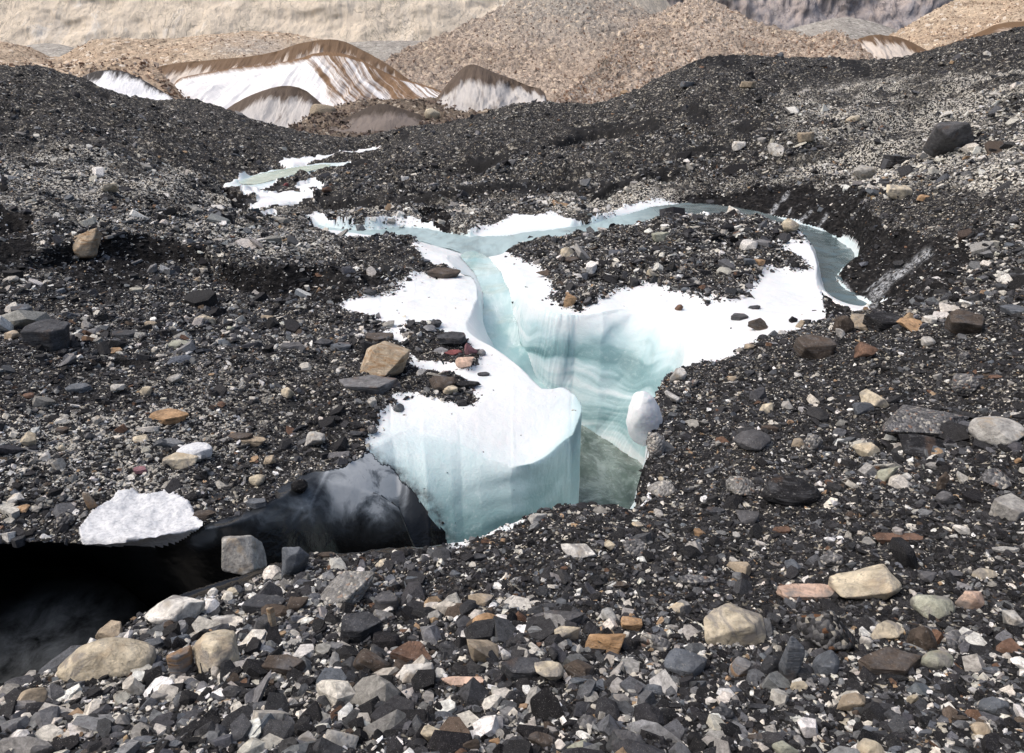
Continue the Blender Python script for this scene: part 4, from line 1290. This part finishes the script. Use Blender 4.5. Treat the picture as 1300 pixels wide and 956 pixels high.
def mat_dirty_ice(name, brown, white, amount=.5, stretch=1.0, low=.55, skew=0.0):
    """ice face with mud running down it; attributes along (metres along the face) and rise (0 foot, 1 crest)"""
    m = NT(name)
    cb = m.n('ShaderNodeCombineXYZ'); m.put(cb.inputs[0], m.math('ADD', m.attr('along'), m.math('MULTIPLY', m.attr('rise'), skew))); m.put(cb.inputs[1], m.math('MULTIPLY', m.attr('rise'), 1.6 * stretch))
    n1 = m.noise(cb.outputs[0], .35, 6, .65, .8); n2 = m.noise(cb.outputs[0], 1.1, 6, .75, .2)
    rise = m.attr('rise')
    f = m.math('ADD', m.math('MULTIPLY', n1, 1.1), m.math('MULTIPLY', n2, .6))
    f = m.math('ADD', f, m.mr(rise, low, 1, -.2, .3))
    f = m.math('ADD', f, m.math('MULTIPLY', m.attr('grey'), .45))
    f = m.mr(f, 1.02 - amount * .4, 1.2 - amount * .4)
    f = m.math('MAXIMUM', f, m.mr(m.math('ADD', rise, m.math('MULTIPLY', n2, .12)), .99, 1.05))
    dk = m.mix(n2, brown, tuple(x * .55 for x in brown))
    colr = m.mix(f, white, dk)
    return m.fin(colr, .75, m.bump(m.math('ADD', n1, n2), .5, .5), .3)


def mat_cliff(name, cs, crack=(.12, .1, .08), scale=1.0):
    m = NT(name); c = m.coord((1, .6, .6)); c2 = m.coord((1, .7, .35), rot=(0, .5, 0))
    n1 = m.noise(c, .012 * scale, 7, .62, .6); n2 = m.noise(c2, .07 * scale, 7, .68, .8)
    base = m.ramp(m.math('ADD', m.math('MULTIPLY', n1, .35), m.math('MULTIPLY', n2, .65)), [(.30, cs[0]), (.42, cs[1]), (.56, cs[2]), (.68, cs[3])])
    e1 = m.voro(m.mix(.06, c2, m.mix(1.0, c2, (1, 1, 1))), .03 * scale, 'DISTANCE_TO_EDGE')
    nn = m.n('ShaderNodeTexNoise'); m.put(nn.inputs['Vector'], c2); nn.inputs['Scale'].default_value = .05 * scale; nn.inputs['Detail'].default_value = 4
    va = m.n('ShaderNodeVectorMath', operation='MULTIPLY_ADD'); m.put(va.inputs[0], nn.outputs['Color']); va.inputs[1].default_value = (45 / scale,) * 3; m.put(va.inputs[2], c2)
    e1 = m.voro(va.outputs[0], .06 * scale, 'DISTANCE_TO_EDGE'); e2 = m.voro(va.outputs[0], .2 * scale, 'DISTANCE_TO_EDGE')
    k1 = m.math('MULTIPLY', m.mr(e1, 0, .05, 1, 0), m.mr(m.noise(c, .03 * scale, 4), .48, .6))
    k2 = m.math('MULTIPLY', m.mr(e2, 0, .06, .8, 0), m.mr(m.noise(c2, .02 * scale, 5), .5, .62))
    ck = m.math('MAXIMUM', m.math('MULTIPLY', k1, .45), k2)
    base = m.mix(ck, base, crack)
    # pale water-worn gullies
    g_ = m.noise(m.coord((1, .1, .12)), .03 * scale, 4, .6, .4)
    base = m.mix(m.mr(g_, .62, .7, 0, .35), base, (.62, .6, .56))
    vf = m.voro(va.outputs[0], .11 * scale); n3 = m.noise(c2, .3 * scale, 6, .7)
    base = m.mix(m.mr(n3, .52, .66, 0, .5), base, crack)
    h = m.math('ADD', m.math('MULTIPLY', n2, 1.0), m.math('ADD', m.math('MULTIPLY', ck, -.5), m.math('MULTIPLY', vf, .5)))
    return m.fin(base, .95, m.bump(h, .5, 5 / scale), .1)


def layer(name, crest_, foot_, mat, nu=260, nv=60, amp=1.0, freq=.1, prof=1.0, kind='structure', label=None, cat=None, fold=0.0, grey_f=None, back=.25, rough_=0.0, seed=1, flute=0.0):
    c_ = np.array(crest_, float); f_ = np.array(foot_, float)
    c_ = smooth_closed(c_, 1, False)
    px = np.linspace(c_[0, 0], c_[-1, 0], nu)[None, :]
    v = np.linspace(0, 1, nv)[:, None]
    cy = np.interp(px[0], c_[:, 0], c_[:, 1]); cY = np.interp(px[0], c_[:, 0], c_[:, 2])
    fy = np.interp(px[0], f_[:, 0], f_[:, 1]); fY = np.interp(px[0], f_[:, 0], f_[:, 2])
    PY = fy + (cy - fy) * v
    a_, t_ = ray(px + 0 * PY, PY)
    Yy = np.exp(np.log(fY) + (np.log(cY) - np.log(fY)) * v ** prof)
    X_, Z_ = a_ * Yy, t_ * Yy
    al = X_ + 0 * v
    if flute:
        d = fbm(al * .5, v * 1.5 + 0 * al, 4, seed + 9) * flute * np.sin(np.pi * np.clip(v, 0, 1)) ** .5
        Yy = Yy + d
    if rough_:
        Z_ = Z_ + fbm(X_ * .9, Yy * .9, 4, seed + 31) * rough_
    wn = (1 - .6 * sstep(.9, 1, v))
    Yy = Yy + fbm(X_ * freq, Z_ * freq * 1.5 + Yy * freq * .3, 5, seed) * amp * 2.0 * wn
    Z_ = Z_ + fbm(X_ * freq, Yy * freq, 5, seed + 3) * amp * wn
    if fold:
        Z_ = Z_ - np.abs(fbm(X_ * freq * .6 + v * 2, v * 1.2 + 0 * X_, 3, seed + 5)) * fold * np.sin(np.pi * v)
    rows = [(X_, Yy, Z_)]
    Hh = (cY * back)
    for k in range(1, 5):
        rows.append((X_[-1:] * (1 + back * k * .25), Yy[-1:] + Hh * k * .25, Z_[-1:] - Hh * .2 * (k / 4) ** 1.5 * 1.6))
    X_, Yy, Z_ = (np.vstack([r[i] for r in rows]) for i in range(3))
    R_ = np.vstack([v + 0 * px, np.ones((4, nu))]); A_ = np.vstack([al, np.repeat(al[-1:], 4, 0)])
    G_ = np.zeros_like(X_) if grey_f is None else grey_f(*project(X_, Yy, Z_))
    o = make_mesh(name, np.stack([X_.ravel(), Yy.ravel(), Z_.ravel() + H0], 1), grid_faces(nv + 4, nu), mat, dict(rise=R_.ravel(), along=A_.ravel(), grey=G_.ravel()))
    tag(o, label, cat, kind=kind)
    return o, X_[:nv], Yy[:nv], Z_[:nv]


tan1, tan2, tanl = (.49, .41, .335), (.40, .325, .26), (.6, .52, .42)
HT = mat_hill('tan_scree', tan1, tan2, (.6, .5, .38), 1.1, .5, mid=(.36, .33, .29))
HB = mat_hill('beige_slope', (.54, .44, .33), (.47, .36, .26), (.64, .57, .48), .8, .6, mid=(.42, .39, .35))
HM = mat_hill('brown_gravel', (.17, .14, .11), (.24, .19, .145), (.42, .37, .3), 2.2, .3)
HG = mat_hill('grey_scree', (.43, .41, .37), (.35, .33, .3), (.5, .48, .44), .5, .8)
CL = mat_cliff('beige_cliff', [(.46, .43, .38), (.64, .57, .47), (.72, .63, .51), (.78, .75, .69)], (.26, .24, .19))
CB = mat_cliff('grey_blue_cliff', [(.27, .26, .28), (.38, .36, .37), (.45, .39, .36), (.52, .50, .50)], (.17, .16, .17), .6)
IW = mat_dirty_ice('mud_streaked_white_ice', (.26, .155, .08), (.86, .85, .84), .34, low=.955, skew=16)
IB = mat_dirty_ice('brown_streaked_ice', (.20, .125, .07), (.62, .55, .48), .66, low=.66)
IG = mat_dirty_ice('grey_streaked_ice', (.13, .095, .07), (.50, .48, .46), .70, low=.62)
ID = mat_dirty_ice('dark_brown_ice', (.08, .06, .045), (.19, .16, .14), .6)
IN = mat_dirty_ice('far_snow', (.05, .045, .045), (.85, .86, .88), .12)

layer('mountain_cliff', [(-1200, -420, 900), (-300, -380, 900), (500, -360, 900), (640, -230, 900), (760, -120, 880), (860, 20, 850), (900, 70, 830)], [(-1200, 110, 560), (900, 110, 560)], CL, 560, 260, 4.0, .035, 1.0, seed=3, flute=2)
layer('blue_mountain_cliff', [(500, -500, 1700), (900, -480, 1700), (1400, -480, 1700), (2300, -480, 1700)], [(500, 90, 1150), (2300, 90, 1150)], CB, 460, 200, 16, .015, 1.0, seed=8, flute=20)
layer('scree_fan', [(330, 90, 480), (380, 66, 490), (430, 55, 500), (490, 51, 500), (560, 52, 500), (620, 55, 480), (700, 70, 470)], [(330, 110, 330), (700, 110, 330)], HG, 200, 40, 1.5, .03, seed=4)
layer('small_scree_fan', [(-20, 85, 430), (25, 58, 440), (65, 53, 440), (100, 62, 430), (130, 85, 420)], [(-20, 110, 300), (130, 110, 300)], HG, 120, 30, 1.2, .03, seed=5)
layer('pale_scree_hill', [(930, 75, 700), (985, 42, 720), (1030, 30, 730), (1070, 21, 730), (1100, 26, 730), (1140, 38, 720), (1200, 60, 700)], [(930, 100, 500), (1200, 100, 500)], HG, 160, 30, 2.5, .03, seed=6)
layer('beige_valley_slope', [(-900, 20, 260), (-300, 40, 260), (-60, 48, 260), (0, 50, 260), (35, 60, 265), (68, 76, 270), (92, 64, 275), (130, 46, 280), (180, 51, 280), (260, 44, 285), (330, 38, 290), (400, 47, 290), (445, 58, 280), (480, 75, 270), (520, 95, 260)], [(-900, 130, 190), (520, 130, 190)], HB, 420, 90, 1.8, .05, rough_=.6,
      grey_f=lambda x, y: np.exp(-((x - 320) / 45) ** 2 - ((y - 60) / 12) ** 2), seed=7)
layer('tan_scree_cone', [(430, 118, 170), (480, 80, 185), (500, 68, 190), (530, 54, 200), (560, 45, 210), (600, 26, 225), (640, 6, 240), (680, -12, 250), (720, -26, 255), (760, -18, 255), (800, 4, 250), (840, 24, 240), (880, 45, 225), (940, 80, 200)], [(430, 150, 130), (940, 150, 140)], HT, 420, 160, 1.3, .07, rough_=1.0,
      grey_f=lambda x, y: sstep(95, 15, y + np.abs(x - 730) * .25), seed=9)
L2 = layer('tan_scree_hill', [(700, 135, 95), (750, 95, 120), (790, 48, 150), (815, 26, 165), (850, 8, 175), (880, -3, 180), (905, -1, 180), (930, 12, 178), (960, 30, 172), (1000, 40, 165), (1030, 45, 160), (1060, 40, 155), (1080, 46, 150), (1100, 62, 145), (1125, 90, 135)], [(700, 150, 84), (900, 125, 110), (1125, 110, 112)], HT, 420, 160, 1.0, .12, rough_=.9, seed=12)
layer('tan_slope', [(1040, 100, 230), (1090, 66, 250), (1130, 43, 260), (1180, 15, 270), (1230, -8, 280), (1300, -52, 290), (1450, -120, 300), (1900, -250, 300)], [(1040, 120, 185), (1300, 100, 185), (1900, 20, 180)], HB, 360, 120, 1.5, .06, rough_=.8, seed=13)
layer('ice_cliff', [(1066, 72, 178), (1085, 50, 180), (1110, 43, 182), (1140, 46, 182), (1165, 57, 180), (1184, 68, 178)], [(1066, 95, 165), (1184, 95, 165)], IB, 160, 40, .5, .3, seed=14, flute=2.5, kind=None, label='short pale ice cliff streaked with brown mud behind the dark skyline', cat='ice cliff')
layer('ice_band', [(1150, 72, 150), (1180, 63, 150), (1215, 52, 148), (1245, 40, 145), (1268, 29, 140), (1310, 26, 135), (1600, -40, 120)], [(1150, 95, 140), (1300, 80, 128), (1600, 20, 112)], IB, 200, 30, .3, .3, seed=15, flute=2, kind=None, label='thin brown stained ice band running up along the foot of the tan slope', cat='ice band')
layer('brown_mound', [(-300, 75, 110), (0, 85, 110), (60, 82, 112), (120, 79, 112), (150, 74, 112), (170, 72, 112), (190, 82, 110), (212, 97, 108), (236, 125, 104), (250, 145, 100)], [(-300, 150, 82), (250, 160, 82)], HB, 260, 80, .7, .15, rough_=.5, seed=16)
layer('back_ice_ridge', [(180, 92, 138), (215, 80, 138), (260, 77, 138), (300, 74, 138), (345, 68, 138), (370, 58, 138), (400, 51, 138), (425, 50, 138), (442, 54, 138), (460, 64, 136), (490, 80, 132), (530, 108, 128)], [(180, 140, 118), (530, 150, 118)], IB, 300, 60, .5, .2, seed=17, flute=3, kind=None, label='long brown ridge of mud covered ice with pale streaks, behind the white ice slope', cat='ice ridge')
layer('white_ice_slope', [(208, 130, 118), (222, 104, 120), (232, 97, 121), (262, 92, 122), (300, 85, 123), (340, 82, 124), (378, 75, 124), (402, 66, 125), (430, 66, 125), (452, 72, 124), (478, 86, 122), (505, 100, 120), (530, 106, 117), (556, 112, 114), (580, 128, 110)], [(208, 165, 95), (580, 165, 95)], IW, 380, 80, .6, .18, seed=18, flute=3.5, grey_f=lambda x, y: sstep(340, 430, x) * .75, kind=None, label='large white ice slope with tan mud streaks below the brown ridge', cat='ice slope')
layer('far_snow_bank', [(95, 105, 92), (112, 92, 92), (130, 88, 92), (158, 90, 92), (180, 101, 91), (205, 116, 90), (228, 130, 88)], [(95, 150, 84), (228, 160, 84)], IN, 160, 40, .4, .3, seed=19, kind=None, label='white snow bank with dark specks resting behind the black gravel skyline', cat='snow bank')
layer('brown_rubble_slope', [(395, 165, 80), (420, 138, 86), (450, 128, 90), (500, 126, 92), (560, 124, 92), (620, 130, 90), (700, 132, 86), (760, 140, 80)], [(395, 205, 58), (760, 205, 58)], HM, 300, 90, .5, .25, rough_=.5, seed=20)
layer('round_ice_face', [(275, 150, 86), (292, 134, 86), (315, 122, 86.5), (340, 112, 87), (362, 108, 87), (385, 112, 87), (400, 124, 86.5), (420, 142, 86)], [(275, 175, 78), (420, 175, 78)], IG, 160, 40, .3, .3, seed=21, flute=1.6, kind=None, label='rounded grey brown ice face with white drips beside the tan boulder', cat='ice face')
layer('brown_rubble_mound', [(370, 160, 78), (395, 144, 80), (425, 139, 81), (450, 146, 80), (480, 150, 78), (520, 150, 77), (560, 148, 76), (640, 150, 74), (700, 150, 72)], [(370, 205, 60), (700, 205, 60)], HM, 260, 90, .4, .3, rough_=.5, seed=22)
layer('grey_ice_wall', [(552, 128, 92), (565, 110, 92.5), (580, 93, 93), (592, 83, 93), (604, 81, 93), (622, 90, 92), (645, 98, 91), (670, 108, 90), (690, 114, 89), (695, 130, 88)], [(552, 150, 84), (695, 150, 82)], IG, 200, 50, .3, .3, seed=23, flute=2.5, kind=None, label='grey fluted ice wall capped with brown dirt at the foot of the scree cone', cat='ice wall')
layer('dark_ice_face', [(420, 156, 76), (445, 147, 76.5), (465, 137, 77), (485, 130, 77), (505, 136, 76.5), (535, 146, 76), (550, 156, 75.5)], [(420, 175, 70), (550, 175, 70)], ID, 140, 30, .2, .4, seed=24, flute=1.0, kind=None, label='low dark brown ice face sunk in the brown rubble below the white slope', cat='ice face')

# --- stones lying on the distant scree
VV, FF, CC = [], [], []
voff = 0
for (nm, cnt, r_lo, r_hi, pal, pwt) in [
        ('tan_scree_hill', 12000, .10, .30, [(.42, .32, .23), (.56, .46, .34), (.70, .63, .52), (.27, .19, .13), (.46, .31, .2)], [.3, .3, .14, .14, .12]),
        ('tan_scree_cone', 8000, .13, .36, [(.44, .34, .25), (.58, .48, .37), (.68, .6, .5), (.32, .23, .16)], [.35, .3, .13, .22]),
        ('tan_slope', 5000, .15, .4, [(.4, .3, .2), (.55, .44, .32), (.3, .2, .13)], [.5, .25, .25]),
        ('beige_valley_slope', 4500, .15, .4, [(.44, .33, .22), (.56, .46, .34), (.3, .2, .13)], [.5, .25, .25]),
        ('brown_mound', 2500, .14, .4, [(.3, .21, .14), (.5, .42, .32), (.18, .12, .08)], [.5, .25, .25]),
        ('brown_rubble_slope', 6000, .09, .26, [(.17, .13, .1), (.28, .21, .15), (.5, .43, .33), (.1, .08, .06)], [.4, .25, .12, .23]),
        ('brown_rubble_mound', 6000, .09, .26, [(.17, .13, .1), (.28, .21, .15), (.5, .43, .33), (.1, .08, .06)], [.4, .25, .12, .23])]:
    me = bpy.data.objects[nm].data
    co_ = np.empty(len(me.vertices) * 3, np.float32); me.vertices.foreach_get('co', co_); co_ = co_.reshape(-1, 3).astype(float)
    tx_, ty_ = project(co_[:, 0], co_[:, 1], co_[:, 2] - H0)
    cand = np.nonzero((ty_ < 215) & (tx_ > -150) & (tx_ < 1450))[0]
    id_ = rng.choice(cand, cnt)
    p_ = co_[id_] + rng.normal(0, .5, (cnt, 3)) * np.array([1, .6, .05])
    rad = r_lo * (r_hi / r_lo) ** (rng.random(cnt) ** 2.2)
    cc_ = np.array(pal)[rng.choice(len(pal), cnt, p=pwt)] * rng.uniform(.82, 1.15, (cnt, 1)) * np.array([.95, .95, 1.05])
    which = rng.integers(0, len(lowp), cnt)
    for q, (pv, pf) in enumerate(lowp):
        mI = which == q; k = mI.sum()
        s3 = rad[mI][:, None] * rng.uniform(.6, 1.2, (k, 3))
        VV.append((pv[None] * s3[:, None, :] + p_[mI][:, None, :]).reshape(-1, 3).astype(np.float32))
        FF.append((pf[None] + (voff + np.arange(k) * len(pv))[:, None, None]).reshape(-1, 3).astype(np.int32))
        CC.append(np.repeat(cc_[mI], len(pv), 0).astype(np.float32)); voff += k * len(pv)
scree = make_mesh('scree_stones', np.vstack(VV), np.vstack(FF), MSt, smooth=False, colors={'tint': np.clip(np.vstack(CC), .003, .9)})
tag(scree, 'tan and brown loose stones scattered over the distant scree hills', 'scree', kind='stuff')
#FAR>#
# ------------------------------------------------------------------ camera, light, world
cam = bpy.data.cameras.new('camera'); co = bpy.data.objects.new('camera', cam); col.objects.link(co)
cam.sensor_width = 36; cam.lens = 36 * F / 1300; cam.clip_end = 6000; cam.clip_start = .05
co.location = (0, 0, H0); co.rotation_euler = (math.pi / 2 - PITCH, 0, 0)
sc.camera = co
SUN_EL, SUN_AZ = 58, -95     # azimuth clockwise from +Y
w = bpy.data.worlds.new('World'); sc.world = w; w.use_nodes = True
nt = w.node_tree; bg = nt.nodes['Background']
sky = nt.nodes.new('ShaderNodeTexSky'); sky.sky_type = 'NISHITA'; sky.sun_disc = False
sky.sun_elevation = math.radians(SUN_EL); sky.sun_rotation = math.radians(SUN_AZ)
sky.air_density = 1.0; sky.dust_density = 6.0; sky.ozone_density = .6
nt.links.new(sky.outputs[0], bg.inputs[0]); bg.inputs[1].default_value = .14
sl = bpy.data.lights.new('sun', 'SUN'); sl.energy = 1.05; sl.angle = math.radians(60); sl.color = (1, .985, .96)
so = bpy.data.objects.new('sun', sl); col.objects.link(so)
so.rotation_euler = (math.radians(90 - SUN_EL), 0, math.radians(180 - SUN_AZ))
sc.view_settings.view_transform = 'Standard'; sc.view_settings.look = 'None'
sc.view_settings.exposure = .25; sc.view_settings.gamma = 1
sc.cycles.max_bounces = 5; sc.cycles.diffuse_bounces = 3; sc.cycles.glossy_bounces = 2; sc.cycles.transmission_bounces = 2
sc.cycles.use_denoising = True
sc.cycles.denoising_input_passes = 'RGB_ALBEDO_NORMAL'; sc.cycles.denoising_prefilter = 'ACCURATE'
